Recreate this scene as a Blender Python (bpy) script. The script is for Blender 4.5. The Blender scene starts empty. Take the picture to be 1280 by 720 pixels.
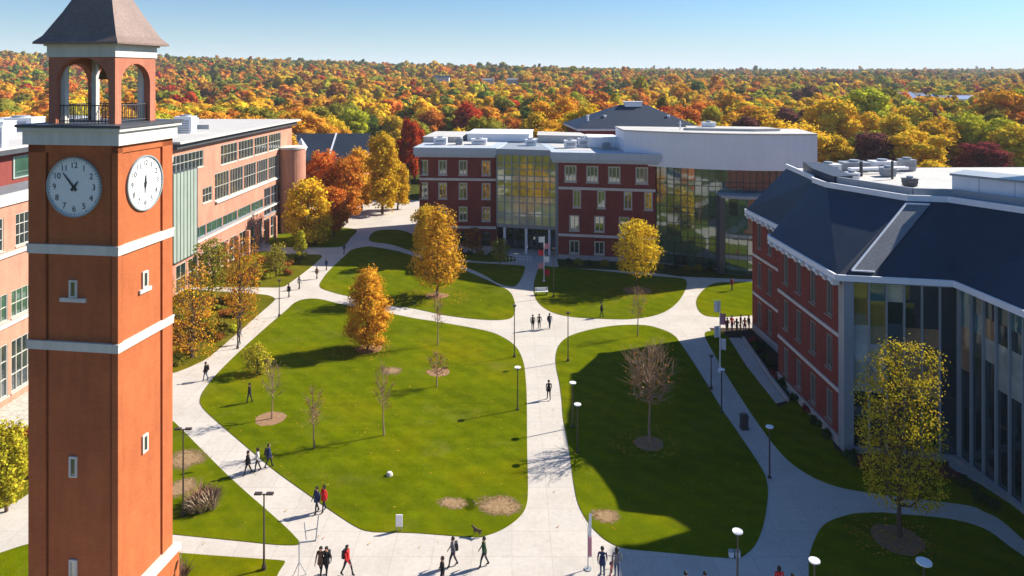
import bpy, bmesh, math, random
import numpy as np
from mathutils import Vector, Matrix
random.seed(7)
PI = math.pi
SC = bpy.context.scene
COL = SC.collection
# ------------------------------------------------------------------ camera (level camera with a shifted lens, eye 29 m up)
CAMH, FPX, HZ = 29.0, 900.0, 92.0          # height, focal length and horizon row measured on a 1280 px wide frame
def gp(px, py, z=0.0):
    """ground point seen at that place of the photograph"""
    Y = FPX*(CAMH-z)/(py-HZ)
    return ((px-640.0)*Y/FPX, Y)
cam = bpy.data.cameras.new('camera'); cam_o = bpy.data.objects.new('camera', cam); COL.objects.link(cam_o)
cam_o.location = (0, 0, CAMH); cam_o.rotation_euler = (PI/2, 0, 0)
cam.sensor_width = 36.0; cam.lens = FPX/1280*36.0
cam.shift_y = -(360-HZ)/1280.0
cam.clip_start = 0.5; cam.clip_end = 20000
SC.camera = cam_o
# ------------------------------------------------------------------ light
SUN_EL = math.radians(35.5); LX, LY = -0.925, -0.38
world = bpy.data.worlds.new('World'); SC.world = world; world.use_nodes = True
nt = world.node_tree; nt.nodes.clear()
sky = nt.nodes.new('ShaderNodeTexSky'); sky.sky_type = 'NISHITA'; sky.sun_disc = False
sky.sun_elevation = SUN_EL; sky.sun_rotation = math.atan2(-LX, -LY)
sky.air_density = 1.0; sky.dust_density = 1.0; sky.ozone_density = 1.6; sky.altitude = 100
bg = nt.nodes.new('ShaderNodeBackground'); bg.inputs[1].default_value = 0.05
wo = nt.nodes.new('ShaderNodeOutputWorld')
wb = nt.nodes.new('ShaderNodeMix'); wb.data_type = 'RGBA'; wb.blend_type = 'MULTIPLY'; wb.inputs[0].default_value = 1.0; wb.inputs[7].default_value = (0.49, 0.96, 1.46, 1)   # white balance of the air light
nt.links.new(sky.outputs[0], wb.inputs[6]); 
tcw = nt.nodes.new('ShaderNodeTexCoord'); sx = nt.nodes.new('ShaderNodeSeparateXYZ'); nt.links.new(tcw.outputs['Generated'], sx.inputs[0])
ab = nt.nodes.new('ShaderNodeMath'); ab.operation = 'ABSOLUTE'; nt.links.new(sx.outputs[2], ab.inputs[0])
mz = nt.nodes.new('ShaderNodeMath'); mz.operation = 'MULTIPLY'; mz.inputs[1].default_value = -17.0; nt.links.new(ab.outputs[0], mz.inputs[0])
ez = nt.nodes.new('ShaderNodeMath'); ez.operation = 'EXPONENT'; nt.links.new(mz.outputs[0], ez.inputs[0])
sz = nt.nodes.new('ShaderNodeMath'); sz.operation = 'MULTIPLY'; sz.inputs[1].default_value = 0.95; nt.links.new(ez.outputs[0], sz.inputs[0])
hzm = nt.nodes.new('ShaderNodeMix'); hzm.data_type = 'RGBA'; nt.links.new(sz.outputs[0], hzm.inputs[0]); nt.links.new(wb.outputs[2], hzm.inputs[6]); hzm.inputs[7].default_value = (9.6, 11.0, 11.6, 1)   # bright haze low over the horizon
nt.links.new(hzm.outputs[2], bg.inputs[0]); nt.links.new(bg.outputs[0], wo.inputs[0])
sl = bpy.data.lights.new('sun', 'SUN'); sl.energy = 5.0; sl.angle = math.radians(0.5); sl.color = (1.0, 0.92, 0.80)
so = bpy.data.objects.new('sun', sl); COL.objects.link(so)
so.rotation_euler = Vector((LX*math.cos(SUN_EL), LY*math.cos(SUN_EL), -math.sin(SUN_EL))).to_track_quat('-Z', 'Y').to_euler()
SC.view_settings.view_transform = 'Standard'; SC.view_settings.look = 'None'
SC.view_settings.gamma = 1.0; SC.view_settings.exposure = 0.98; SC.view_settings.use_curve_mapping = False
SC.render.engine = 'CYCLES'
SC.cycles.max_bounces = 6; SC.cycles.diffuse_bounces = 2; SC.cycles.glossy_bounces = 3
# ------------------------------------------------------------------ materials
def mat(name, col, rough=0.8, spec=0.3, metal=0.0, ior=None):
    m = bpy.data.materials.new(name); m.use_nodes = True
    b = m.node_tree.nodes['Principled BSDF']
    b.inputs['Base Color'].default_value = (*col, 1); b.inputs['Roughness'].default_value = rough
    b.inputs['Specular IOR Level'].default_value = spec; b.inputs['Metallic'].default_value = metal
    if ior: b.inputs['IOR'].default_value = ior
    return m
def N(m, t, **kw):
    n = m.node_tree.nodes.new(t)
    for k, v in kw.items(): setattr(n, k, v)
    return n
def L(m, a, b): m.node_tree.links.new(a, b)
def BS(m): return m.node_tree.nodes['Principled BSDF']
def noise(m, scale, detail=4, rough=0.55, vec=None, stretch=None):
    n = N(m, 'ShaderNodeTexNoise'); n.inputs['Scale'].default_value = scale
    n.inputs['Detail'].default_value = detail; n.inputs['Roughness'].default_value = rough
    if vec is None:
        g = N(m, 'ShaderNodeNewGeometry'); vec = g.outputs['Position']
    if stretch:
        mp = N(m, 'ShaderNodeMapping'); mp.inputs['Scale'].default_value = stretch; L(m, vec, mp.inputs['Vector']); vec = mp.outputs[0]
    L(m, vec, n.inputs['Vector']); return n
def ramp(m, fac, stops):
    r = N(m, 'ShaderNodeValToRGB'); e = r.color_ramp.elements
    while len(e) < len(stops): e.new(0.5)
    for i, (p, c) in enumerate(stops):
        e[i].position = p; e[i].color = (*c, 1) if len(c) == 3 else c
    L(m, fac, r.inputs[0]); return r
def mixc(m, fac, a, b, mode='MIX'):
    x = N(m, 'ShaderNodeMix', data_type='RGBA', blend_type=mode)
    for s, v in ((x.inputs[0], fac), (x.inputs[6], a), (x.inputs[7], b)):
        if hasattr(v, 'node'): L(m, v, s)
        elif isinstance(v, (int, float)): s.default_value = v
        else: s.default_value = (*v, 1)
    return x.outputs[2]
def bump(m, h, strength=0.3, dist=0.05):
    b = N(m, 'ShaderNodeBump'); b.inputs['Strength'].default_value = strength; b.inputs['Distance'].default_value = dist
    L(m, h, b.inputs['Height']); L(m, b.outputs[0], BS(m).inputs['Normal'])
def weathered(name, col, rough=0.8, var=0.18, scale=0.6, spec=0.3, metal=0.0, streak=True):
    """plain colour with patches of dirt and fine grain"""
    m = mat(name, col, rough, spec, metal)
    a = noise(m, scale, 5, 0.6); s = noise(m, 2.2, 3, 0.6, stretch=(1, 1, 0.12)) if streak else noise(m, 6, 3)
    c = mixc(m, a.outputs[0], [v*(1-var) for v in col], [min(1, v*(1+var)) for v in col])
    r = ramp(m, s.outputs[0], [(0.35, (1-var,)*3), (0.62, (1, 1, 1))])
    c = mixc(m, 1.0, c, r.outputs[0], 'MULTIPLY'); L(m, c, BS(m).inputs['Base Color'])
    f = noise(m, 30, 2); bump(m, f.outputs[0], 0.15, 0.01)
    return m
def brick(name, c1, c2, mortar, scale=1.0, contrast=1.0):
    m = mat(name, c1, 0.88, 0.2)
    g = N(m, 'ShaderNodeNewGeometry'); s = N(m, 'ShaderNodeSeparateXYZ'); L(m, g.outputs['Position'], s.inputs[0])
    ad = N(m, 'ShaderNodeMath', operation='ADD'); L(m, s.outputs[0], ad.inputs[0]); L(m, s.outputs[1], ad.inputs[1])
    cb = N(m, 'ShaderNodeCombineXYZ'); L(m, ad.outputs[0], cb.inputs[0]); L(m, s.outputs[2], cb.inputs[1])
    b = N(m, 'ShaderNodeTexBrick'); L(m, cb.outputs[0], b.inputs['Vector'])
    b.inputs['Color1'].default_value = (*c1, 1); b.inputs['Color2'].default_value = (*c2, 1); b.inputs['Mortar'].default_value = (*mortar, 1)
    b.inputs['Scale'].default_value = scale; b.inputs['Brick Width'].default_value = 0.22; b.inputs['Row Height'].default_value = 0.075
    b.inputs['Mortar Size'].default_value = 0.009; b.inputs['Mortar Smooth'].default_value = 0.3
    n1 = noise(m, 0.35, 5, 0.65); n2 = noise(m, 1.8, 3, 0.6, stretch=(1, 1, 0.15))
    r1 = ramp(m, n1.outputs[0], [(0.3, (0.84, 0.82, 0.82)), (0.7, (1.1, 1.08, 1.05))])
    r2 = ramp(m, n2.outputs[0], [(0.3, (0.88, 0.87, 0.87)), (0.6, (1.03, 1.03, 1.03))])
    c = mixc(m, 1.0, b.outputs[0], r1.outputs[0], 'MULTIPLY'); c = mixc(m, 1.0, c, r2.outputs[0], 'MULTIPLY')
    L(m, c, BS(m).inputs['Base Color']); bump(m, b.outputs['Fac'], -0.25, 0.01)
    return m
def glass(name, col, rough=0.03, refl=0.22, var=True):
    m = bpy.data.materials.new(name); m.use_nodes = True
    b = BS(m); b.inputs['Base Color'].default_value = (*col, 1); b.inputs['Roughness'].default_value = 0.25
    b.inputs['Specular IOR Level'].default_value = 0.5
    if var:
        a = noise(m, 0.45, 3, 0.6); c = mixc(m, a.outputs[0], [v*0.35 for v in col], [v*1.9 for v in col]); L(m, c, b.inputs['Base Color'])
    g = N(m, 'ShaderNodeBsdfGlossy'); g.inputs['Roughness'].default_value = rough; g.inputs['Color'].default_value = (0.86, 0.95, 0.95, 1)
    w = noise(m, 0.9, 2); bp = N(m, 'ShaderNodeBump'); bp.inputs['Strength'].default_value = 0.06; bp.inputs['Distance'].default_value = 0.05
    L(m, w.outputs[0], bp.inputs['Height']); L(m, bp.outputs[0], g.inputs['Normal'])
    lw = N(m, 'ShaderNodeLayerWeight'); lw.inputs[0].default_value = 0.35
    mr = N(m, 'ShaderNodeMapRange'); mr.inputs['To Min'].default_value = refl; mr.inputs['To Max'].default_value = min(1, refl+0.6)
    L(m, lw.outputs['Fresnel'], mr.inputs['Value'])
    mx = N(m, 'ShaderNodeMixShader'); L(m, mr.outputs[0], mx.inputs[0]); L(m, b.outputs[0], mx.inputs[1]); L(m, g.outputs[0], mx.inputs[2])
    L(m, mx.outputs[0], m.node_tree.nodes['Material Output'].inputs[0]); return m

M = {}
M['brick_tower'] = brick('tower_brick', (0.44, 0.125, 0.042), (0.39, 0.105, 0.035), (0.43, 0.14, 0.06))
M['brick_red'] = brick('red_brick', (0.24, 0.050, 0.038), (0.19, 0.038, 0.032), (0.21, 0.075, 0.065))
M['brick_orange'] = brick('orange_brick', (0.53, 0.24, 0.16), (0.47, 0.205, 0.135), (0.50, 0.29, 0.22))
M['brick_belfry'] = brick('belfry_brick', (0.48, 0.17, 0.105), (0.42, 0.14, 0.085), (0.42, 0.2, 0.14))
M['stone'] = weathered('pale_stone', (0.62, 0.58, 0.52), 0.8, 0.12)
M['white'] = weathered('white_metal_panel', (0.78, 0.79, 0.83), 0.5, 0.05, 0.3)
def panelled(name, col):
    m = weathered(name, col, 0.45, 0.06, 0.35); b = BS(m); src = b.inputs['Base Color'].links[0].from_socket
    g = N(m, 'ShaderNodeNewGeometry'); s = N(m, 'ShaderNodeSeparateXYZ'); L(m, g.outputs['Position'], s.inputs[0]); cb = N(m, 'ShaderNodeCombineXYZ'); L(m, s.outputs[0], cb.inputs[0]); L(m, s.outputs[2], cb.inputs[1])
    k = N(m, 'ShaderNodeTexBrick'); k.offset = 0; L(m, cb.outputs[0], k.inputs['Vector']); k.inputs['Scale'].default_value = 1; k.inputs['Brick Width'].default_value = 1.5; k.inputs['Row Height'].default_value = 1.73
    k.inputs['Mortar Size'].default_value = 0.025; k.inputs['Color1'].default_value = (1, 1, 1, 1); k.inputs['Color2'].default_value = (.93, .94, .95, 1); k.inputs['Mortar'].default_value = (.62, .63, .66, 1)
    L(m, mixc(m, 1.0, src, k.outputs[0], 'MULTIPLY'), b.inputs['Base Color']); return m
M['white_panel'] = panelled('white_wall_panels', (0.78, 0.79, 0.83))
M['fascia_pale'] = weathered('pale_blue_grey_fascia', (0.46, 0.51, 0.56), 0.5, 0.08, 0.4)
M['roof_white'] = weathered('white_membrane_roof', (0.54, 0.52, 0.49), 0.8, 0.22, 0.25, streak=False)
M['roof_grey'] = weathered('grey_roof', (0.20, 0.21, 0.23), 0.7, 0.25, 0.4, streak=False)
M['fascia'] = weathered('dark_fascia', (0.07, 0.075, 0.085), 0.5, 0.15)
M['frame'] = weathered('grey_metal_frame', (0.30, 0.33, 0.36), 0.4, 0.08)
M['frame_pale'] = weathered('pale_window_frame', (0.52, 0.50, 0.43), 0.6, 0.08)
M['frame_dim'] = weathered('dim_brown_frame', (0.28, 0.24, 0.21), 0.6, 0.1)
M['frame_dark'] = mat('dark_metal', (0.035, 0.035, 0.04), 0.45, 0.5)
M['teal'] = weathered('teal_grey_panel', (0.30, 0.36, 0.31), 0.45, 0.12, 0.5)
M['glass'] = glass('dark_window_glass', (0.02, 0.03, 0.035))
M['glass_curtain'] = glass('curtain_wall_glass', (0.008, 0.02, 0.025), refl=0.15)
M['glass_green'] = glass('green_tinted_glass', (0.03, 0.085, 0.055), refl=0.17)
M['glass_olive'] = glass('olive_reflection_tint_glass', (0.30, 0.27, 0.03), refl=0.16)  # olive base colour stands in for the sunlit lawn mirrored in the entrance
M['frame_green'] = mat('dark_green_mullion', (0.06, 0.10, 0.09), 0.4, 0.5)
M['glass_tan'] = glass('tan_reflection_tint_glass', (0.30, 0.17, 0.08), refl=0.14)  # tan base colour stands in for brickwork mirrored in the pane
M['glass_gold'] = glass('gold_reflection_tint_glass', (0.20, 0.15, 0.03), refl=0.16)  # golden base colour imitates sunlit lawn reflected in the glass
M['glass_cream'] = glass('cream_reflection_tint_glass', (0.34, 0.36, 0.34), refl=0.14)  # cream base colour imitates pale concrete reflected in the glass
M['glass_blue'] = glass('blue_green_glass', (0.03, 0.12, 0.15), refl=0.2)
M['glass_pale'] = glass('pale_reflection_tint_glass', (0.42, 0.42, 0.30), refl=0.16)  # pale base colour paints the light bands of the entrance reflection
M['concrete'] = weathered('cast_concrete', (0.42, 0.40, 0.37), 0.85, 0.15)
M['pole'] = mat('dark_bronze_pole', (0.05, 0.035, 0.03), 0.45, 0.5)
M['lamp_white'] = mat('white_lamp_disc', (0.80, 0.80, 0.80), 0.35, 0.5)
# slate / seam roofs
def seam_roof(name, col, ax=(1, 0)):
    m = mat(name, col, 0.55, 0.35)
    g = N(m, 'ShaderNodeNewGeometry'); s = N(m, 'ShaderNodeSeparateXYZ'); L(m, g.outputs['Position'], s.inputs[0])
    w = N(m, 'ShaderNodeTexWave', wave_type='BANDS', bands_direction='Z'); w.inputs['Scale'].default_value = 1.1; w.inputs['Distortion'].default_value = 0.6
    w.inputs['Detail'].default_value = 2
    n1 = noise(m, 0.5, 5, 0.65); n2 = noise(m, 9, 3, 0.7)
    c = mixc(m, n1.outputs[0], [v*0.7 for v in col], [v*1.35 for v in col])
    c = mixc(m, n2.outputs[0], c, [v*1.5 for v in col]) if False else c
    r = ramp(m, n2.outputs[0], [(0.3, (0.72,)*3), (0.7, (1.2,)*3)])
    c = mixc(m, 1.0, c, r.outputs[0], 'MULTIPLY'); L(m, c, BS(m).inputs['Base Color']); bump(m, w.outputs[0], 0.25, 0.03)
    return m
M['slate'] = seam_roof('blue_slate', (0.024, 0.036, 0.060))
M['tower_roof'] = seam_roof('brown_slate', (0.21, 0.145, 0.12))
# grass
def grass(name, base, dry=0.35):
    m = mat(name, base, 0.95, 0.0)
    a = noise(m, 0.09, 5, 0.6); b = noise(m, 0.9, 5, 0.7); c = noise(m, 14, 3, 0.7); st = noise(m, 0.5, 3, 0.6, stretch=(0.25, 1.6, 1))
    col = ramp(m, a.outputs[0], [(0.30, [v*0.78 for v in base]), (0.5, base), (0.72, (base[0]*1.5, base[1]*1.12, base[2]))])
    r1 = ramp(m, b.outputs[0], [(0.3, (0.80, 0.82, 0.8)), (0.7, (1.18, 1.14, 1.1))])
    r2 = ramp(m, c.outputs[0], [(0.25, (0.62, 0.66, 0.6)), (0.75, (1.3, 1.28, 1.2))])
    r3 = ramp(m, st.outputs[0], [(0.35, (0.9, 0.9, 0.9)), (0.65, (1.08, 1.07, 1.0))])
    o = mixc(m, 1.0, col.outputs[0], r1.outputs[0], 'MULTIPLY'); o = mixc(m, 1.0, o, r2.outputs[0], 'MULTIPLY'); o = mixc(m, 1.0, o, r3.outputs[0], 'MULTIPLY')
    wv = N(m, 'ShaderNodeTexWave', wave_type='BANDS', bands_direction='DIAGONAL'); wv.inputs['Scale'].default_value = 0.22; wv.inputs['Distortion'].default_value = 1.2; wv.inputs['Detail'].default_value = 2
    gp_ = N(m, 'ShaderNodeNewGeometry'); L(m, gp_.outputs['Position'], wv.inputs['Vector']); rm = ramp(m, wv.outputs['Fac'], [(0.3, (0.93, 0.95, 0.93)), (0.7, (1.07, 1.04, 1.0))]); o = mixc(m, 1.0, o, rm.outputs[0], 'MULTIPLY')
    d = noise(m, 0.22, 6, 0.72); rd = ramp(m, d.outputs[0], [(0.56, (0, 0, 0)), (0.74, (dry,)*3)])
    o = mixc(m, rd.outputs[0], o, (0.19, 0.17, 0.05)); L(m, o, BS(m).inputs['Base Color'])
    bump(m, c.outputs[0], 0.6, 0.05); return m
M['lawn'] = grass('lawn_grass', (0.105, 0.133, 0.0015))
M['lawn_olive'] = grass('olive_lawn_grass', (0.115, 0.112, 0.008), 0.6)
M['ground'] = grass('ground_cover_soil', (0.060, 0.070, 0.018), 0.8)
def paving():
    m = mat('concrete_paving', (0.5, 0.47, 0.43), 0.85, 0.2)
    g = N(m, 'ShaderNodeNewGeometry')
    br = N(m, 'ShaderNodeTexBrick'); br.offset = 0.0; L(m, g.outputs['Position'], br.inputs['Vector'])
    br.inputs['Color1'].default_value = (0.53, 0.485, 0.43, 1); br.inputs['Color2'].default_value = (0.495, 0.455, 0.405, 1); br.inputs['Mortar'].default_value = (0.42, 0.385, 0.34, 1)
    br.inputs['Scale'].default_value = 1; br.inputs['Brick Width'].default_value = 2.4; br.inputs['Row Height'].default_value = 2.4
    br.inputs['Mortar Size'].default_value = 0.03; br.inputs['Mortar Smooth'].default_value = 0.6
    a = noise(m, 0.25, 6, 0.7); b = noise(m, 3.0, 5, 0.7); c = noise(m, 0.07, 3, 0.5)
    r1 = ramp(m, a.outputs[0], [(0.28, (0.86, 0.85, 0.84)), (0.55, (1.0, 1.0, 1.0))])
    r2 = ramp(m, b.outputs[0], [(0.3, (0.90, 0.90, 0.89)), (0.7, (1.06, 1.06, 1.06))])
    st = noise(m, 0.55, 6, 0.8); r3 = ramp(m, st.outputs[0], [(0.62, (1, 1, 1)), (0.76, (0.76, 0.74, 0.71))])
    o = mixc(m, 1.0, br.outputs[0], r1.outputs[0], 'MULTIPLY'); o = mixc(m, 1.0, o, r2.outputs[0], 'MULTIPLY'); o = mixc(m, 1.0, o, r3.outputs[0], 'MULTIPLY')
    L(m, o, BS(m).inputs['Base Color']); bump(m, b.outputs[0], 0.1, 0.01); return m
M['paving'] = paving()
def speck(name, a, b, scale=8):
    m = mat(name, a, 0.95, 0.1); n = noise(m, scale, 4, 0.8); r = ramp(m, n.outputs[0], [(0.3, a), (0.7, b)])
    L(m, r.outputs[0], BS(m).inputs['Base Color']); bump(m, n.outputs[0], 0.8, 0.06); return m
M['mulch'] = speck('wood_mulch', (0.16, 0.085, 0.045), (0.40, 0.25, 0.14))
M['soil'] = speck('bare_dry_soil', (0.16, 0.12, 0.04), (0.46, 0.30, 0.18), 4)
M['stone_rubble'] = speck('pale_rubble', (0.30, 0.27, 0.22), (0.62, 0.58, 0.5), 2.5)
def patchy(name, a, b):
    m = speck(name, a, b, 5); tc = N(m, 'ShaderNodeTexCoord'); g = N(m, 'ShaderNodeTexGradient', gradient_type='SPHERICAL'); L(m, tc.outputs['Object'], g.inputs[0])
    n = noise(m, 1.1, 6, 0.8); n2 = noise(m, 5, 5, 0.85)
    s1 = N(m, 'ShaderNodeMath', operation='ADD'); L(m, g.outputs[1], s1.inputs[0]); L(m, n.outputs[0], s1.inputs[1])
    s2 = N(m, 'ShaderNodeMath', operation='ADD'); L(m, s1.outputs[0], s2.inputs[0]); L(m, n2.outputs[0], s2.inputs[1])
    r = ramp(m, s2.outputs[0], [(0.0, (0, 0, 0)), (1.0, (1, 1, 1))]); mr = N(m, 'ShaderNodeMapRange'); mr.inputs['From Min'].default_value = 1.22; mr.inputs['From Max'].default_value = 1.62
    L(m, s2.outputs[0], mr.inputs['Value']); L(m, mr.outputs[0], BS(m).inputs['Alpha']); return m
M['patch'] = patchy('thin_grass_over_soil', (0.17, 0.11, 0.04), (0.38, 0.25, 0.15))
M['bark'] = speck('tree_bark', (0.06, 0.04, 0.028), (0.16, 0.11, 0.08), 14)
M['bark_pale'] = speck('pale_sapling_bark', (0.22, 0.13, 0.085), (0.42, 0.29, 0.2), 14)
def leaf(name, src):
    m = bpy.data.materials.new(name); m.use_nodes = True
    ntm = m.node_tree; ntm.nodes.remove(BS(m))
    if src == 'object':
        oi = N(m, 'ShaderNodeObjectInfo'); base = oi.outputs['Color']
    else:
        at = N(m, 'ShaderNodeAttribute'); at.attribute_name = 'tint'; base = at.outputs['Color']
    v = N(m, 'ShaderNodeAttribute'); v.attribute_name = 'leafvar'
    h = N(m, 'ShaderNodeHueSaturation')
    mh = N(m, 'ShaderNodeMapRange'); mh.inputs['To Min'].default_value = 0.475; mh.inputs['To Max'].default_value = 0.525; L(m, v.outputs['Fac'], mh.inputs['Value'])
    mul = N(m, 'ShaderNodeMath', operation='MULTIPLY'); mul.inputs[1].default_value = 7.31; L(m, v.outputs['Fac'], mul.inputs[0])
    fr = N(m, 'ShaderNodeMath', operation='FRACT'); L(m, mul.outputs[0], fr.inputs[0])
    mv = N(m, 'ShaderNodeMapRange'); mv.inputs['To Min'].default_value = 0.6 if src == 'object' else 0.8; mv.inputs['To Max'].default_value = 1.4 if src == 'object' else 1.22; L(m, fr.outputs[0], mv.inputs['Value'])
    L(m, mh.outputs[0], h.inputs['Hue']); L(m, mv.outputs[0], h.inputs['Value']); L(m, base, h.inputs['Color'])
    d = N(m, 'ShaderNodeBsdfDiffuse'); t = N(m, 'ShaderNodeBsdfTranslucent'); x = N(m, 'ShaderNodeMixShader'); x.inputs[0].default_value = 0.3
    L(m, h.outputs[0], d.inputs[0]); L(m, h.outputs[0], t.inputs[0]); L(m, d.outputs[0], x.inputs[1]); L(m, t.outputs[0], x.inputs[2])
    L(m, x.outputs[0], ntm.nodes['Material Output'].inputs[0]); return m
M['leaf'] = leaf('autumn_leaf', 'object'); M['leaf_far'] = leaf('far_autumn_leaf', 'attr')
# ------------------------------------------------------------------ mesh helpers
class MB:
    def __init__(s): s.v = []; s.f = []; s.mi = []; s.m = 0
    def quad(s, *p):
        i = len(s.v); s.v += [tuple(q) for q in p]; s.f.append(tuple(range(i, i+len(p)))); s.mi.append(s.m)
    def box(s, c, d, rz=0.0):
        x, y, z = d[0]/2, d[1]/2, d[2]/2; cs, sn = math.cos(rz), math.sin(rz); i = len(s.v)
        for dz in (-z, z):
            for dx, dy in ((-x, -y), (x, -y), (x, y), (-x, y)):
                s.v.append((c[0]+dx*cs-dy*sn, c[1]+dx*sn+dy*cs, c[2]+dz))
        for q in ((0, 3, 2, 1), (4, 5, 6, 7), (0, 1, 5, 4), (1, 2, 6, 5), (2, 3, 7, 6), (3, 0, 4, 7)):
            s.f.append(tuple(i+k for k in q)); s.mi.append(s.m)
    def bar(s, p0, p1, z0, z1, t, off=0.0):
        """upright slab from ground point p0 to p1; off shifts it to the outside (right of the way p0 to p1)"""
        dx, dy = p1[0]-p0[0], p1[1]-p0[1]; l = math.hypot(dx, dy); nx, ny = dy/l, -dx/l
        s.box(((p0[0]+p1[0])/2+nx*off, (p0[1]+p1[1])/2+ny*off, (z0+z1)/2), (l, t, z1-z0), math.atan2(dy, dx))
    def prism(s, poly, z0, z1):
        n = len(poly); i = len(s.v)
        a = sum(poly[k][0]*poly[(k+1) % n][1]-poly[(k+1) % n][0]*poly[k][1] for k in range(n))
        if a < 0: poly = poly[::-1]
        s.v += [(p[0], p[1], z0) for p in poly]+[(p[0], p[1], z1) for p in poly]
        s.f.append(tuple(range(i+n-1, i-1, -1))); s.f.append(tuple(range(i+n, i+2*n))); s.mi += [s.m, s.m]
        for k in range(n):
            s.f.append((i+k, i+(k+1) % n, i+n+(k+1) % n, i+n+k)); s.mi.append(s.m)
    def tube(s, pts, rad, n=8, cap=True):
        rings = []; pv = [Vector(p) for p in pts]
        for k, p in enumerate(pv):
            t = (pv[min(k+1, len(pv)-1)]-pv[max(k-1, 0)])
            if t.length < 1e-6: t = Vector((0, 0, 1))
            t.normalize(); u = t.cross(Vector((0.31, 0.95, 0.07))); u.normalize(); w = t.cross(u); r = rad[k] if hasattr(rad, '__len__') else rad
            i = len(s.v); rings.append(i)
            for j in range(n):
                a = 2*PI*j/n; s.v.append(tuple(p+u*(math.cos(a)*r)+w*(math.sin(a)*r)))
        for a, b in zip(rings, rings[1:]):
            for j in range(n):
                s.f.append((a+j, a+(j+1) % n, b+(j+1) % n, b+j)); s.mi.append(s.m)
        if cap:
            s.f.append(tuple(rings[0]+j for j in range(n))[::-1]); s.f.append(tuple(rings[-1]+j for j in range(n))); s.mi += [s.m, s.m]
    def disc(s, c, r, h, n=24):
        s.prism([(c[0]+r*math.cos(2*PI*k/n), c[1]+r*math.sin(2*PI*k/n)) for k in range(n)], c[2], c[2]+h)
    def build(s, name, mats, parent=None, loc=(0, 0, 0), rz=0.0, origin=None, smooth=False):
        me = bpy.data.meshes.new(name); o3 = origin or (0, 0, 0)
        v = [(p[0]-o3[0], p[1]-o3[1], p[2]-o3[2]) for p in s.v] if origin else s.v
        me.from_pydata(v, [], s.f)
        if not isinstance(mats, (list, tuple)): mats = [mats]
        for m in mats: me.materials.append(m)
        if len(mats) > 1: me.polygons.foreach_set('material_index', s.mi)
        if smooth: me.polygons.foreach_set('use_smooth', [True]*len(s.f))
        me.update()
        return link(name, me, parent, loc, rz)
def link(name, me, parent=None, loc=(0, 0, 0), rz=0.0):
    o = bpy.data.objects.new(name, me); COL.objects.link(o); o.location = loc; o.rotation_euler = (0, 0, rz)
    if parent: o.parent = parent
    return o
def tag(o, label=None, cat=None, group=None, kind=None):
    if label: o['label'] = label
    if cat: o['category'] = cat
    if group: o['group'] = group
    if kind: o['kind'] = kind
    return o
def thing(name, loc, label, cat, group=None, rz=0.0):
    return tag(link(name, None, None, loc, rz), label, cat, group)
def copy_tree(o, parent=None):
    c = o.copy(); COL.objects.link(c)
    if parent: c.parent = parent
    for ch in list(o.children): copy_tree(ch, c)
    return c
class B:
    """a building: an Empty plus parts whose shapes are given in world coordinates"""
    def __init__(s, name, loc, label, cat='building'):
        s.o = (loc[0], loc[1], 0.0); s.root = thing(name, s.o, label, cat)
    def part(s, name, mb, m, parent=None, smooth=False):
        return mb.build(name, m, parent or s.root, origin=s.o, smooth=smooth)
_win = {}
def win_mesh(w, h, nx, nz, fm, gm, fw=0.09, sill=True):
    key = (round(w, 2), round(h, 2), nx, nz, fm, gm, fw, sill)
    if key in _win: return _win[key]
    b = MB()
    for x in (fw/2, w-fw/2): b.box((x, 0.12, h/2), (fw, 0.14, h))
    for z in (fw/2, h-fw/2): b.box((w/2, 0.12, z), (w-2*fw, 0.14, fw))
    bw = fw*0.55
    for i in range(1, nx): b.box((w*i/nx, 0.13, h/2), (bw, 0.09, h-2*fw))
    for k in range(1, nz):
        for i in range(nx): b.box((w*(i+.5)/nx, 0.131, h*k/nz), (w/nx-bw, 0.08, bw))
    if sill: b.box((w/2, -0.02, -0.05), (w+0.16, 0.16, 0.10))
    fo = bpy.data.meshes.new('window'); fo.from_pydata(b.v, [], b.f); fo.materials.append(M[fm]); fo.update()
    g = MB(); g.quad((0.01, 0.17, 0.01), (w-0.01, 0.17, 0.01), (w-0.01, 0.17, h-0.01), (0.01, 0.17, h-0.01))
    go = bpy.data.meshes.new('pane'); go.from_pydata(g.v, [], g.f); go.materials.append(M[gm]); go.update()
    _win[key] = (fo, go); return _win[key]
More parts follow.
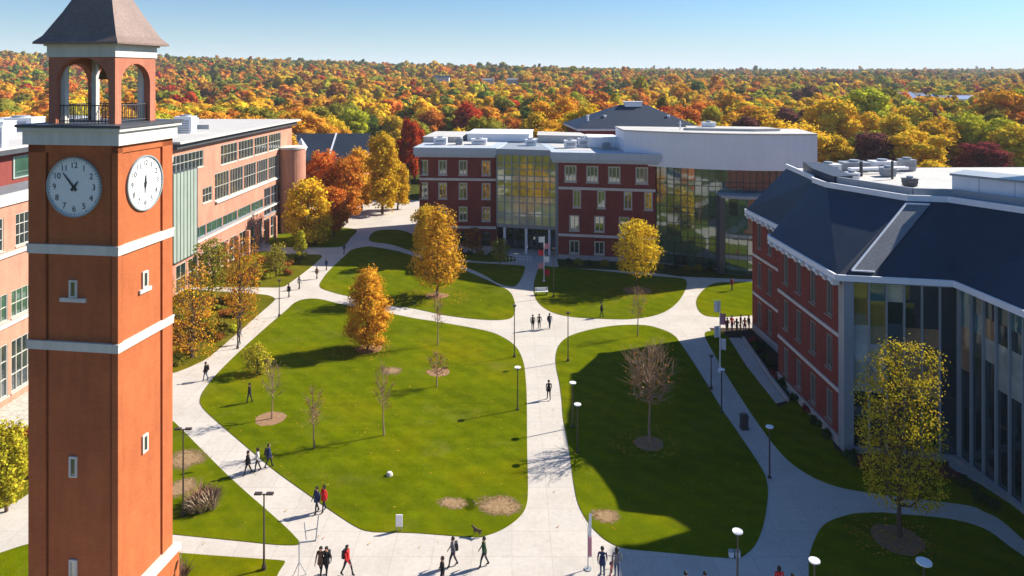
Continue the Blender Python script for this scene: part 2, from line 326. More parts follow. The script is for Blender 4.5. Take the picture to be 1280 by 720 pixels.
def facade(bd, P0, P1, z0, z1, ops, m, name='wall', reveal=0.24, thick=0.35):
    """wall from P0 to P1 (left to right seen from outside) with real openings; each opening gets a window with its pane.
    ops: (s, z, w, h, nx, nz, frame, glass)"""
    dx, dy = P1[0]-P0[0], P1[1]-P0[1]; l = math.hypot(dx, dy); d = (dx/l, dy/l); n = (d[1], -d[0])
    P = lambda s_, z, off=0.0: (P0[0]+d[0]*s_+n[0]*off, P0[1]+d[1]*s_+n[1]*off, z)
    ss = sorted({0.0, l}|{round(o[0], 3) for o in ops}|{round(o[0]+o[2], 3) for o in ops}); zs = sorted({z0, z1}|{round(o[1], 3) for o in ops}|{round(o[1]+o[3], 3) for o in ops})
    b = MB()
    for a, c in zip(ss, ss[1:]):
        for e, f in zip(zs, zs[1:]):
            ms, mz = (a+c)/2, (e+f)/2
            if any(o[0] < ms < o[0]+o[2] and o[1] < mz < o[1]+o[3] for o in ops): continue
            b.quad(P(a, e), P(c, e), P(c, f), P(a, f))
    for o in ops:
        s0, s1, a, c = o[0], o[0]+o[2], o[1], o[1]+o[3]
        b.quad(P(s0, a), P(s0, a, -reveal), P(s1, a, -reveal), P(s1, a)); b.quad(P(s0, c), P(s1, c), P(s1, c, -reveal), P(s0, c, -reveal))
        b.quad(P(s0, a), P(s0, c), P(s0, c, -reveal), P(s0, a, -reveal)); b.quad(P(s1, a), P(s1, a, -reveal), P(s1, c, -reveal), P(s1, c))
    b.quad(P(0, z1), P(l, z1), P(l, z1, -thick), P(0, z1, -thick)); b.quad(P(0, z0), P(0, z1), P(0, z1, -thick), P(0, z0, -thick)); b.quad(P(l, z0), P(l, z0, -thick), P(l, z1, -thick), P(l, z1))
    w = bd.part(name, b, m)
    for o in ops:
        if o[6] is None: continue
        fo, go = win_mesh(o[2], o[3], o[4], o[5], o[6], o[7], *(o[8:] if len(o) > 8 else ()))
        p = P(o[0], o[1]); wo_ = link('window', fo, bd.root, (p[0]-bd.o[0], p[1]-bd.o[1], p[2]), math.atan2(dy, dx)); link('pane', go, wo_)
    return w
def curtain(bd, pts, z0, z1, bay, rows, gm, fm, jit=0.012, mw=0.09, name='curtain_wall', seed=1, gm_pick=None, trans=True):
    """glazed wall: panes slightly out of true, one mesh per stretch, with mullions as its child"""
    rr = random.Random(seed); g = MB(); f = MB(); mats = [M[k] for k in (gm if isinstance(gm, list) else [gm])]
    for P0, P1 in zip(pts, pts[1:]):
        dx, dy = P1[0]-P0[0], P1[1]-P0[1]; l = math.hypot(dx, dy); d = (dx/l, dy/l); n = (d[1], -d[0]); nb = max(1, round(l/bay)); rz = math.atan2(dy, dx)
        P = lambda s_, z, off=0.0: (P0[0]+d[0]*s_+n[0]*off, P0[1]+d[1]*s_+n[1]*off, z)
        for i in range(nb):
            for k, (a, c) in enumerate(zip(rows, rows[1:])):
                g.m = gm_pick(i, k, rr) if gm_pick else 0
                q = [rr.uniform(-jit, jit) for _ in range(3)]; s0, s1 = l*i/nb, l*(i+1)/nb
                g.quad(P(s0, a, q[0]-.06), P(s1, a, q[1]-.06), P(s1, c, q[2]-.06), P(s0, c, q[0]+q[2]-q[1]-.06))
        for i in range(nb+1): f.box(P(l*i/nb, (z0+z1)/2, 0.05), (mw, 0.2, z1-z0), rz)
        for z in (rows if trans else [rows[0], rows[-1]]): f.box(P(l/2, z, 0.04), (l-0.01, 0.14, mw*0.9), rz)
    go = bd.part(name, g, mats); bd.part('mullion', f, M[fm], go); return go
def window_rows(l, s_list, zlist, w, h, nx=2, nz=1, fm='frame_pale', gm='glass', fw=0.2):
    return [(s-w/2, z, w, h, nx, nz, fm, gm, fw, True) for s in s_list for z in zlist]
# ------------------------------------------------------------------ terrain
def smooth01(t): t = np.clip(t, 0, 1); return t*t*(3-2*t)
def terrain_z(X, Y):
    X = np.asarray(X, float); Y = np.asarray(Y, float)
    u = X/np.maximum(Y, 60.0)                       # bearing
    H = np.interp(u, [-.8, -.49, -.38, -.13, .05, .3], [53, 42, 39, 29, 23, 14])   # a long ridge, highest on the left
    z = smooth01((Y-300)/1000)*H
    z = z+smooth01((Y-1300)/1100)*np.interp(u, [-.4, .05, .3], [0, 3, 10])
    z = z+smooth01((Y-230)/200)*(2.2*np.sin(X*0.021+1.0)*np.cos(Y*0.016)+1.4*np.sin(X*0.05+Y*0.037))
    z = z*(Y > 0)
    return z
xs = np.concatenate([np.linspace(-5000, -1300, 10), np.linspace(-1200, 1200, 97), np.linspace(1300, 5000, 10)])
ys = np.concatenate([np.linspace(-1500, -120, 8), np.linspace(-60, 200, 14), np.linspace(215, 1200, 60), np.linspace(1260, 3000, 30), np.linspace(3200, 4500, 4)])
XX, YY = np.meshgrid(xs, ys); ZZ = terrain_z(XX, YY)
nx_, ny_ = len(xs), len(ys)
V = np.stack([XX, YY, ZZ], -1).reshape(-1, 3)
F = [(j*nx_+i, j*nx_+i+1, (j+1)*nx_+i+1, (j+1)*nx_+i) for j in range(ny_-1) for i in range(nx_-1)]
me = bpy.data.meshes.new('ground'); me.from_pydata(V.tolist(), [], F); me.materials.append(M['ground']); me.polygons.foreach_set('use_smooth', [True]*len(F)); me.update()
tag(link('ground', me), kind='structure', label='dry grass and soil under the town and woods')
# ------------------------------------------------------------------ paving and lawns
def sheet(name, poly, z0, z1, m, label=None, kind='structure'):
    b = MB(); b.prism(poly, z0, z1); o = b.build(name, m); me = o.data
    bm = bmesh.new(); bm.from_mesh(me); bmesh.ops.triangulate(bm, faces=[f for f in bm.faces if len(f.verts) > 4]); bm.to_mesh(me); bm.free()
    tag(o, label, kind=kind); return o
def spline(pts, sub=5):
    n = len(pts); out = []
    for i in range(n):
        p0, p1, p2, p3 = (Vector(pts[(i+k-1) % n]) for k in range(4))
        for j in range(sub):
            t = j/sub
            out.append(tuple(0.5*((2*p1)+(-p0+p2)*t+(2*p0-5*p1+4*p2-p3)*t*t+(-p0+3*p1-3*p2+p3)*t**3)))
    return out
def wpoly(px): return spline([gp(*p) for p in px])
sheet('paving', [(-46, 24), (44, 24), (44, 84), (60, 100), (60, 112), (30, 124), (-2, 124), (-16, 130), (-10, 165), (-40, 165), (-60, 120), (-60, 60), (-62, 24)], -0.3, 0.02, M['paving'], 'pale concrete walks and plaza between the lawns')
LAWN = {
 'main': [(250,500),(255,488),(272,467),(296,443),(331,411),(358,388),(368,379),(380,374.5),(398,374),(429,381),(487,392),(517,398),(555,404),(604,413),(627,421),(645,434),(654,452),(657,472),(658.5,500),(659,560),(660,610),(658,632),(650,646),(632,660),(611,669),(591,672),(521,667),(483,666),(463,665),(445,659),(414,639),(390,622),(344,589),(307,558),(264,521),(252,508)],
 'upper': [(400,359),(404,348),(415,335),(432,319),(440,312.5),(455,309),(467,309),(496,314),(522,322),(545,327),(572,335),(604,348),(625,358),(636,364),(642,373),(644,386),(641,396),(630,400),(604,400),(560,395),(517,386),(487,382),(438,371),(417,366)],
 'triangle': [(535,323),(556,324),(578,327.5),(615,330),(648,332),(656,334),(654,343),(648,354),(640,358.5),(622,354),(604,343.5),(575,332)],
 'center_right': [(676,333),(690,333.6),(733,337),(773,341),(820,345.5),(850,348),(858,352),(857,362),(848,377),(833,389),(813,396),(790,399),(773,399.5),(745,398.5),(720,397),(697,393),(680,385),(670,374),(667,360),(670,344)],
 'small_right': [(880,362),(893,354.5),(915,353),(945,353),(975,356),(980,378),(960,392),(940,394.5),(910,396.5),(893,396.5),(880,394),(872,386),(871,374)],
 'shadowed': [(704,524),(702,500),(699,478),(695,458),(695,443),(700,430),(713,420),(740,412),(773,407),(807,407),(830,413),(843,420),(851,430),(873,463),(903,513),(912,526),(940,567),(953,588),(958,600),(960,619),(955,653),(946,678),(934,692),(921,698),(895,697),(863,694),(820,690),(781,686),(761,678),(747,667),(735,653),(723,631),(717,604),(711,561)],
 'building_side': [(881,419),(890,414),(903,416),(920,434),(945,470),(968,500),(975,509),(1000,500),(1040,530),(1053,568),(1187,585),(1230,606),(1290,646),(1300,690),(1253,652),(1230,640),(1209,632),(1142,624),(1084,616),(1044,608),(1009,593),(978,569),(947,529),(920,488),(895,447)],
 'lower_right': [(1011,712),(1012,695),(1018,676),(1027,660),(1040,651),(1067,643),(1100,641.5),(1120,643),(1187,649.5),(1231,662),(1262,684),(1290,706),(1330,760),(1300,800),(1150,815),(1040,800),(1014,750)],
 'left_bed': [(170,470),(212,467),(226,463.5),(244,456),(262,446),(293,420),(325,392),(342,377),(343,373),(335,369.5),(318,367.5),(290,366),(215,362),(160,380),(100,440)],
 'left_upper': [(214,357),(270,359),(330,359.5),(352,359),(362,354),(385,337),(400,324),(402,320),(396,318.5),(360,318),(320,315),(270,335)],
 'left_lamp': [(140,660),(150,560),(180,490),(206,520),(216,527),(227,537),(286,596),(350,653),(371,674),(375,680),(366,682),(340,681),(301,677),(212,668)],
 'left_front': [(212,691),(250,694),(292,697),(335,700),(352,701.5),(356,704),(347,719),(330,760),(270,800),(150,800),(120,700),(170,689)],
 'left_near': [(-40,650),(0,637),(18,628),(35,618),(70,590),(90,560),(60,510),(36,500),(0,500),(-60,520)],
 'left_low': [(-60,712),(0,692),(35,681),(70,676),(110,700),(110,780),(0,830),(-80,800)],
 'back_left': [(340,308),(360,309),(400,309.5),(428,308),(438,298),(446,288),(430,285),(400,284),(352,288),(335,296)],
 'back_center': [(462,301),(470,289),(500,288),(521,296),(540,310),(600,318),(640,321),(641,327),(600,327),(560,321.5),(524,317),(490,306)],
}
NM = {'shadowed': 'lawn', 'left_bed': 'olive', 'left_upper': 'olive', 'left_near': 'olive'}
LAB = {'main': 'large sunlit green lawn right of the clock tower', 'shadowed': 'large lawn mostly in the shadow of the right hall'}
for k, px in LAWN.items():
    sheet('lawn', wpoly(px), -0.2, 0.055, M['lawn_olive'] if NM.get(k) == 'olive' else M['lawn'], LAB.get(k, 'mown lawn edged by pale concrete paths'))
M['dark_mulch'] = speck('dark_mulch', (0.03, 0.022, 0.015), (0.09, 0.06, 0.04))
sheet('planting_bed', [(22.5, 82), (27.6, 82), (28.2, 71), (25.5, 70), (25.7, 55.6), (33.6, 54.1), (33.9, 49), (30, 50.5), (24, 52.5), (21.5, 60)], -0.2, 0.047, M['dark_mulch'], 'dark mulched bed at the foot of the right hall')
# planting strip between walk and central hall
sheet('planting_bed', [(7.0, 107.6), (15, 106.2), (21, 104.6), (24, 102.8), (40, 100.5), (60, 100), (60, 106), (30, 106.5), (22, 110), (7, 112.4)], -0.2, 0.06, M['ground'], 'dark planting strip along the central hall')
def ring(cx, cy, r, z, m, name, label, rag=0.12, n=40, ax=1.0, rot=0.0, seed=0):
    rr = random.Random(seed); ph = [rr.uniform(0, 6.28) for _ in range(4)]; P = []
    for k in range(n):
        a = 2*PI*k/n; q = r*(1+rag*(math.sin(3*a+ph[0])*.5+math.sin(5*a+ph[1])*.4+math.sin(9*a+ph[2])*.35+rr.uniform(-.4, .4)))
        x, y = q*math.cos(a)*ax, q*math.sin(a); P.append((cx+x*math.cos(rot)-y*math.sin(rot), cy+x*math.sin(rot)+y*math.cos(rot)))
    return sheet(name, P, z-0.1, z, m, label)
for i, (px, py, r, ax) in enumerate([(461,436.5,1.25,1.15),(338,524,1.25,1.0),(811,555,1.15,1.0),(1122,675,1.5,1.0),(546,370,1.3,1.2),(797,363.5,1.6,1.2),(548,466,1.0,1.1)]):
    x, y = gp(px, py); ring(x, y, r, 0.063, M['mulch'], 'mulch_ring', 'round bed of brown wood mulch at the foot of a tree', 0.05, ax=ax, seed=i)
for i, (px, py, r, ax) in enumerate([(624,633,1.5,1.35),(757,646,1.05,1.15),(566,630,0.9,1.5),(489,464,1.2,1.2),(233,575,1.9,1.0),(226,610,1.7,0.8),(690,700,0.01,1)]):
    if r < .1: continue
    x, y = gp(px, py); b = MB(); b.prism([(1.15*math.cos(k*PI/20), 1.15*math.sin(k*PI/20)) for k in range(40)], -.002, 0); o = b.build('bare_soil_patch', M['patch'], None, (x, y, .068+.001*i), -.2); o.scale = (r*ax*1.05, r*1.0, 1); tag(o, 'ragged patch of bare pinkish soil in the lawn', kind='structure')
# ------------------------------------------------------------------ clock tower
TN = (-19.7, 36.0); TA = math.radians(8); FU = (-math.cos(TA), math.sin(TA)); SV = (math.sin(TA), math.cos(TA)); TW, TD = 5.0, 4.5
def T(u, v, z=0.0): return (TN[0]+FU[0]*u+SV[0]*v, TN[1]+FU[1]*u+SV[1]*v, z)
tw = B('clock_tower', T(TW/2, TD/2)[:2], 'tall orange-brick clock tower with white bands and a dark pyramid roof', 'clock tower')
def trect(u0, v0, u1, v1): return [T(u0, v0)[:2], T(u1, v0)[:2], T(u1, v1)[:2], T(u0, v1)[:2]]
b = MB()
b.prism(trect(.34, .34, TW-.34, TD-.34), 0, 25.4)                    # core, then panels and corner piers with deep grooves between
b.prism(trect(.46, .07, TW-1.08, .5), 0, 25.4); b.prism(trect(.07, .46, .5, TD-1.0), 0, 25.4); b.prism(trect(1.1, TD-.5, TW-1.1, TD-.07), 0, 25.4); b.prism(trect(TW-.5, .6, TW-.07, TD-1.1), 0, 25.4)
b.prism(trect(0, 0, .36, .36), 0, 25.4); b.prism(trect(TW-.97, 0, TW, .5), 0, 25.4); b.prism(trect(0, TD-.9, .5, TD), 0, 25.4); b.prism(trect(TW-.9, TD-.9, TW, TD), 0, 25.4)
b.prism(trect(.0, .0, TW, TD), 25.0, 25.401)
b.prism(trect(-.25, -.25, TW+.25, TD+.25), 0, 2.15)
tw.part('shaft', b, M['brick_tower'])
b = MB(); b.prism(trect(-.32, -.32, TW+.32, TD+.32), 2.15, 2.5); b.prism(trect(-.2, -.2, TW+.2, TD+.2), 2.5, 2.58); tw.part('plinth_cap', b, M['stone'])
for z0, z1 in ((19.87, 20.32), (15.0, 15.42)):
    b = MB(); b.prism(trect(-.05, -.05, TW+.05, TD+.05), z0, z1); b.prism(trect(-.08, -.08, TW+.08, TD+.08), z1-.08, z1+.03); tw.part('stone_band', b, M['stone'])
b = MB(); b.prism(trect(-.18, -.18, TW+.18, TD+.18), 25.4, 26.1); b.prism(trect(-.34, -.34, TW+.34, TD+.34), 26.1, 26.28); tw.part('cornice', b, M['stone'])
b = MB(); b.prism(trect(-.42, -.42, TW+.42, TD+.42), 26.28, 26.42); tw.part('cornice_cap', b, M['fascia'])
# belfry: four arched walls
I = .62; bu0, bv0, bu1, bv1 = I, I, TW-I, TD-I; ZB0, ZB1 = 26.42, 29.85; th = .36
def arch_wall(fn, l, pier, spring, top):
    """wall with one round arch, outer face at w=0 and inner at w=th; fn(s, w, z) gives a world point"""
    b = MB(); s0, s1 = pier, l-pier; r = (s1-s0)/2; cx = l/2; n = 16
    arc = [(cx-r*math.cos(PI*k/n), spring+r*.92*math.sin(PI*k/n)) for k in range(n+1)]
    for w, flip in ((0, 1), (th, -1)):
        def q(*p):
            p = [fn(a, w, z) for a, z in p]; b.quad(*(p if flip == 1 else p[::-1]))
        q((0, ZB0), (s0, ZB0), (s0, spring), (0, spring)); q((s1, ZB0), (l, ZB0), (l, spring), (s1, spring))
        q((0, spring), (s0, spring), (s0, top), (0, top)); q((s1, spring), (l, spring), (l, top), (s1, top))
        for (a, z), (c, e) in zip(arc, arc[1:]): q((a, z), (c, e), (c, top), (a, top))
    for (a, z), (c, e) in zip(arc, arc[1:]): b.quad(fn(a, 0, z), fn(a, th, z), fn(c, th, e), fn(c, 0, e))
    for s in (s0, s1): b.quad(fn(s, 0, ZB0), fn(s, 0, spring), fn(s, th, spring), fn(s, th, ZB0))
    for s in (0, l): b.quad(fn(s, 0, ZB0), fn(s, 0, top), fn(s, th, top), fn(s, th, ZB0))
    return b
lu, lv = bu1-bu0, bv1-bv0
W1 = arch_wall(lambda s, w, z: T(bu1-s, bv0+w, z), lu, .38, 28.45, ZB1)
W2 = arch_wall(lambda s, w, z: T(bu0+w, bv0+th+s, z), lv-2*th, .10, 28.45, ZB1)
W3 = arch_wall(lambda s, w, z: T(bu0+s, bv1-w, z), lu, .38, 28.45, ZB1)
W4 = arch_wall(lambda s, w, z: T(bu1-w, bv1-th-s, z), lv-2*th, .10, 28.45, ZB1)
for w in (W1, W2, W3, W4): tw.part('belfry_arch', w, M['brick_belfry'])
def rail(a, c, gap):
    b = MB(); n = 14
    for z in (26.55, 27.35): b.tube([(*a[:2], z), (*c[:2], z)], .03, 6)
    for k in range(n+1):
        p = [a[i]+(c[i]-a[i])*k/n for i in range(2)]; b.tube([(p[0], p[1], 26.42), (p[0], p[1], 27.35)], .018, 5)
    return b
for a, c in ((T(bu0+.5, bv0+.2), T(bu1-.5, bv0+.2)), (T(bu0+.2, bv0+.5), T(bu0+.2, bv1-.5)), (T(bu0+.5, bv1-.2), T(bu1-.5, bv1-.2)), (T(bu1-.2, bv0+.5), T(bu1-.2, bv1-.5))):
    tw.part('railing', rail(a, c, .2), M['frame_dark'])
for u, v in ((bu0+.36, bv0+.36), (bu1-.64, bv0+.36), (bu0+.36, bv1-.64), (bu1-.64, bv1-.64)):
    b = MB(); b.prism(trect(u+.004, v+.004, u+.27, v+.27), 26.43, 29.84); b.prism(trect(u+.002, v+.002, u+.32, v+.32), 28.3, 28.45); tw.part('sunlit_pier_post', b, M['stone'])  # pale stone posts added so the inner piers look sunlit
b = MB()
prof = [(0.0, 0.05), (.10, .16), (.17, .36), (.22, .56), (.32, .68), (.40, .80), (.43, .98), (.46, 1.0)]
cb_ = T(TW/2, TD/2, 28.95); rings = []
for r_, dz in prof: rings.append((cb_[0], cb_[1], cb_[2]-dz)),
b.tube([(p[0], p[1], p[2]+.75) for p in rings], [max(r_*.6, .02) for r_, _ in prof], 20, cap=False); tw.part('bell', b, mat('bronze', (.20, .13, .05), .4, .5, .8), smooth=True)
b = MB(); b.prism(trect(bu0-.06, bv0-.06, bu1+.06, bv1+.06), ZB1, 30.42); b.prism(trect(bu0-.16, bv0-.16, bu1+.16, bv1+.16), 30.42, 30.52); tw.part('frieze', b, M['stone'])
b = MB(); b.prism(trect(bu0-.5, bv0-.5, bu1+.5, bv1+.5), 30.52, 30.62)
lv_ = [(-.5, 30.62), (-.2, 30.95), (.42, 32.2), (.95, 33.4), (1.55, 34.75)]
for (a, z0), (c, z1) in zip(lv_, lv_[1:]):
    A = [T(*p, z0) for p in ((bu0+a, bv0+a), (bu1-a, bv0+a), (bu1-a, bv1-a), (bu0+a, bv1-a))]; C_ = [T(*p, z1) for p in ((bu0+c, bv0+c), (bu1-c, bv0+c), (bu1-c, bv1-c), (bu0+c, bv1-c))]
    for k in range(4): b.quad(A[k], C_[k], C_[(k+1) % 4], A[(k+1) % 4])
ap = T(TW/2, TD/2, 34.9)
for k in range(4): b.quad(C_[k], ap, C_[(k+1) % 4])
rf = tw.part('roof', b, M['tower_roof'])
b = MB(); b.tube([ap, (ap[0], ap[1], 36.2)], [.09, .02], 8); b.disc((ap[0], ap[1], 35.2), .16, .2, 12); tw.part('finial', b, M['frame_dark'], rf)
# slit windows with white surround and sill bar
def slit(fn, rz, z0, h, sill, w=.34):
    b = MB(); c = lambda dx, z: fn(dx, z)
    for s in (-1, 1): b.box(c(s*w/2, z0+h/2), (.09, .16, h+.09), rz)
    b.box(c(0, z0+h), (w-.09, .16, .10), rz); b.box(c(0, z0-.0), (w-.09, .16, .09), rz)
    if sill: b.box(c(0, z0-.16), (1.42 if sill == 1 else .95, .20, .2), rz)
    o = tw.part('slit_window', b, M['stone']); g = MB(); g.box(c(0, z0+h/2), (w-.09, .08, h-.09), rz); tw.part('pane', g, M['glass'], o)
rzf, rzs = math.atan2(-FU[1], -FU[0]), math.atan2(SV[1], SV[0])
ff = lambda dx, z: T(TW/2-dx, .06, z); fs = lambda dx, z: T(.06, TD/2+dx-.1, z)
slit(ff, rzf, 17.72, .80, 1); slit(ff, rzf, 8.65, .95, 0); slit(ff, rzf, 3.55, .85, 0)
slit(fs, rzs, 17.70, .80, 2); slit(fs, rzs, 9.0, .85, 0)
# clocks
def clock(u, v, ux, n, rz, zc, r, hands):
    """dial centred at T(u,v); ux is the horizontal direction on the wall (left to right), n outward"""
    c = T(u, v, zc); P = lambda x, y, o: (c[0]+ux[0]*x+n[0]*o, c[1]+ux[1]*x+n[1]*o, zc+y)
    def plate(b, R0, R1, o0, o1, k=64):
        for i in range(k):
            a, e = 2*PI*i/k, 2*PI*(i+1)/k; f = lambda R, t, o: P(R*math.cos(t), R*math.sin(t), o)
            if R0 == 0: b.quad(f(0, 0, o1), f(R1, a, o1), f(R1, e, o1))
            else:
                b.quad(f(R0, a, o1), f(R1, a, o1), f(R1, e, o1), f(R0, e, o1)); b.quad(f(R0, a, o0), f(R0, a, o1), f(R0, e, o1), f(R0, e, o0))
            b.quad(f(R1, a, o0), f(R1, e, o0), f(R1, e, o1), f(R1, a, o1))
    b = MB(); plate(b, 0, r-.05, -.1, .05); d = tw.part('clock_dial', b, M['dial'])
    b = MB(); plate(b, r-.07, r, -.1, .11); tw.part('dial_rim', b, M['dial_rim'], d)
    b = MB()
    def bar(x0, y0, x1, y1, w, o):
        dx, dy = x1-x0, y1-y0; l = math.hypot(dx, dy); px, py = -dy/l*w/2, dx/l*w/2
        q = [(x0+px, y0+py), (x1+px, y1+py), (x1-px, y1-py), (x0-px, y0-py)]; b.quad(*[P(x, y, o) for x, y in q[::-1]])
    for k in range(60):
        a = 2*PI*k/60; w = .022 if k % 5 else .05; bar((r-.11)*math.sin(a), (r-.11)*math.cos(a), (r-.19)*math.sin(a), (r-.19)*math.cos(a), w, .056)
    tw.part('minute_track', b, M['hand'], d)
    for k in range(1, 13):
        cu = bpy.data.curves.new('numeral', 'FONT'); cu.body = str(k); cu.size = .42*r/1.5; cu.align_x = 'CENTER'; cu.align_y = 'CENTER'; cu.extrude = .004
        to = bpy.data.objects.new('numeral', cu); COL.objects.link(to); dg = bpy.context.evaluated_depsgraph_get(); me = bpy.data.meshes.new_from_object(to.evaluated_get(dg)); bpy.data.objects.remove(to)
        a = 2*PI*k/12; q = P((r-.42)*math.sin(a), (r-.42)*math.cos(a), .062)
        me.materials.clear(); me.materials.append(M['hand'])
        o = link('numeral', me, d, (q[0]-tw.o[0], q[1]-tw.o[1], q[2])); o.rotation_euler = (PI/2, 0, math.atan2(ux[1], ux[0]))
    for (ang, ln, w) in hands:
        b = MB(); s, c2 = math.sin(ang), math.cos(ang); x1, y1 = ln*s, ln*c2; x0, y0 = -.22*s, -.22*c2; px, py = c2*w/2, -s*w/2
        b.quad(*[P(x, y, .085) for x, y in [(x0+px, y0+py), (x0-px, y0-py), (x1-px*.35, y1-py*.35), (x1+px*.35, y1+py*.35)]]); tw.part('clock_hand', b, M['hand'], d)
    b = MB(); plate(b, 0, .09, .05, .10, 16); tw.part('hub', b, M['hand'], d)
M['dial'] = weathered('white_dial', (.74, .75, .74), .4, .07, .9, streak=False); M['dial_rim'] = mat('grey_dial_rim', (.28, .33, .33), .4, .5); M['hand'] = mat('black_enamel', (.02, .025, .03), .4, .5)
clock(TW/2-.06, .07, (-FU[0], -FU[1]), (-SV[0], -SV[1]), 0, 23.26, 1.52, [(math.radians(-40), .95, .15), (math.radians(38), .38, .17)])
clock(.07, TD/2-.1, SV, (-FU[0], -FU[1]), 0, 23.22, 1.46, [(math.radians(4), .42, .16), (math.radians(184), .55, .12)])
def roof_unit(bd, c, d, m='white', name='roof_unit', rz=0.0, kind=0):
    """ventilation unit: casing on a curb with louvres and a fan ring"""
    b = MB(); b.box((c[0], c[1], c[2]+.12), (d[0]*.92, d[1]*.92, .24), rz); b.box((c[0], c[1], c[2]+.24+(d[2]-.24)/2), (d[0], d[1], d[2]-.24), rz); b.box((c[0], c[1], c[2]+d[2]+.03), (d[0]+.12, d[1]+.12, .06), rz)
    o = bd.part(name, b, M[m]); g = MB()
    cs, sn = math.cos(rz), math.sin(rz)
    for k in range(5): 
        z = c[2]+.45+(d[2]-.7)*k/5
        g.box((c[0]+sn*(d[1]/2+.02), c[1]-cs*(d[1]/2+.02), z), (d[0]*.7, .05, (d[2]-.7)/9), rz)
    g.disc((c[0], c[1], c[2]+d[2]+.06), min(d[0], d[1])*.32, .22, 18); bd.part('vent', g, M['frame'], o); return o
def cornice(bd, pts, z0, z1, out, m='white', name='cornice', inset=0.0):
    """fascia running along an outline, mitred by a closed loop of slabs"""
    b = MB()
    for P0, P1 in zip(pts, pts[1:]):
        b.bar(P0, P1, z0, z1, out, out/2)
    return bd.part(name, b, M[m])
# ------------------------------------------------------------------ central hall (brick blocks, glazed entrance, curved white drum)
ch = B('central_hall', (6, 116), 'red-brick four-storey hall with glazed entrance and curved white upper wall', 'building')
LW0, LW1 = (-15.3, 119.0), (-2.6, 118.0); RW0, RW1 = (7.3, 113.2), (22.0, 110.4)
def rows4(zs, w, h): return [(z, w, h) for z in zs]
l1 = math.hypot(LW1[0]-LW0[0], LW1[1]-LW0[1]); l2 = math.hypot(RW1[0]-RW0[0], RW1[1]-RW0[1])
ops = []
for s in (.75, 3.9, 7.3, 11.1): 
    ops += [(s-.75, 12.25, 1.45, 2.5, 2, 1, 'frame_pale', 'glass', .2), (s-.75, 8.35, 1.45, 2.7, 2, 1, 'frame_pale', 'glass', .2), (s-.75, 4.75, 1.45, 2.4, 2, 1, 'frame_pale', 'glass', .2), (s-.75, .9, 1.45, 2.2, 2, 1, 'frame_dark', 'glass', .12)]
facade(ch, LW0, LW1, 0, 15.3, ops, M['brick_red'])
ops = []
for s in (1.9, 5.3, 8.7, 12.9):
    ops.append((s-.95, 12.0, 1.9, 2.6, 3, 1, 'frame_pale', 'glass', .2))
for s in (2.9, 6.7, 10.8, 13.9):
    ops.append((s-.65, 8.0, 1.3, 2.8, 2, 1, 'frame_pale', 'glass', .2))
for s in (2.5, 6.4, 10.2): ops += [(s-.8, 4.35, 1.6, 2.5, 2, 1, 'frame_pale', 'glass', .2), (s-.8, .8, 1.6, 2.1, 2, 1, 'frame_pale', 'glass', .2)]
facade(ch, RW0, RW1, 0, 15.1, ops, M['brick_red'])
# side and rear walls
def plain(bd, pts, z0, z1, m, name='wall'):
    b = MB()
    for P0, P1 in zip(pts, pts[1:]): b.bar(P0, P1, z0, z1, .3, -.15)
    return bd.part(name, b, m)
lops = [(s, z, 1.5, 2.3, 2, 1, 'frame_pale', 'glass', .18) for s in range(2, 20, 4) for z in (1.0, 4.8, 8.5, 12.2)]
facade(ch, (-13.6, 141), LW0, 0, 15.3, lops, M['brick_red'])
plain(ch, [(44, 132), (-13.6, 141)], 0, 15.3, M['brick_red'], 'rear_wall')
plain(ch, [LW1, (-2.5, 121)], 0, 15.3, M['brick_red'], 'return_wall'); plain(ch, [(7.9, 117), RW0], 0, 15.1, M['brick_red'], 'return_wall')
for (P0, P1, zs) in ((LW0, LW1, (11.6, 3.75)), (RW0, RW1, (11.05, 3.7))):
    for z in zs:
        b = MB(); b.bar(P0, P1, z-.2, z+.2, .16, .08); ch.part('stone_band', b, M['stone'])
b = MB(); b.bar(LW0, LW1, 0, .7, .12, .06); ch.part('plinth', b, M['concrete']); b = MB(); b.bar(RW0, RW1, 0, .6, .12, .06); ch.part('plinth', b, M['concrete'])
# flat roofs with pale fascias
b = MB(); b.prism([(-16.0, 118.3), (-2.7, 117.2), (-1.9, 119), (1, 141), (-14, 142)], 15.3, 15.75); b.prism([(-16.2, 118.0), (-2.5, 116.9), (-1.8, 119), (1, 141.5), (-14.2, 142.2)], 15.75, 16.9); ch.part('roof', b, M['fascia_pale'])
b = MB(); b.prism([(6.4, 112.6), (22.3, 109.7), (23, 120), (12, 134), (4.2, 137)], 15.1, 15.6); b.prism([(6.2, 112.3), (22.6, 109.3), (23.4, 120), (12, 134.5), (4, 137.2)], 15.6, 16.75); ch.part('roof', b, M['fascia_pale'])
b = MB(); b.prism([(-2.4, 117.0), (6.15, 114.6), (4.0, 137), (.9, 141)], 15.9, 16.8); ch.part('entrance_roof', b, M['frame'])
for poly, z in (([(-13.8, 121), (-3.6, 120), (-1.2, 139), (-12.5, 140)], 16.92), ([(7.4, 115.5), (21.0, 113), (21.5, 119.5), (11.5, 132), (5.5, 134)], 16.77)):
    b = MB(); b.prism(poly, z-.2, z); ch.part('roof_membrane', b, M['roof_white'])
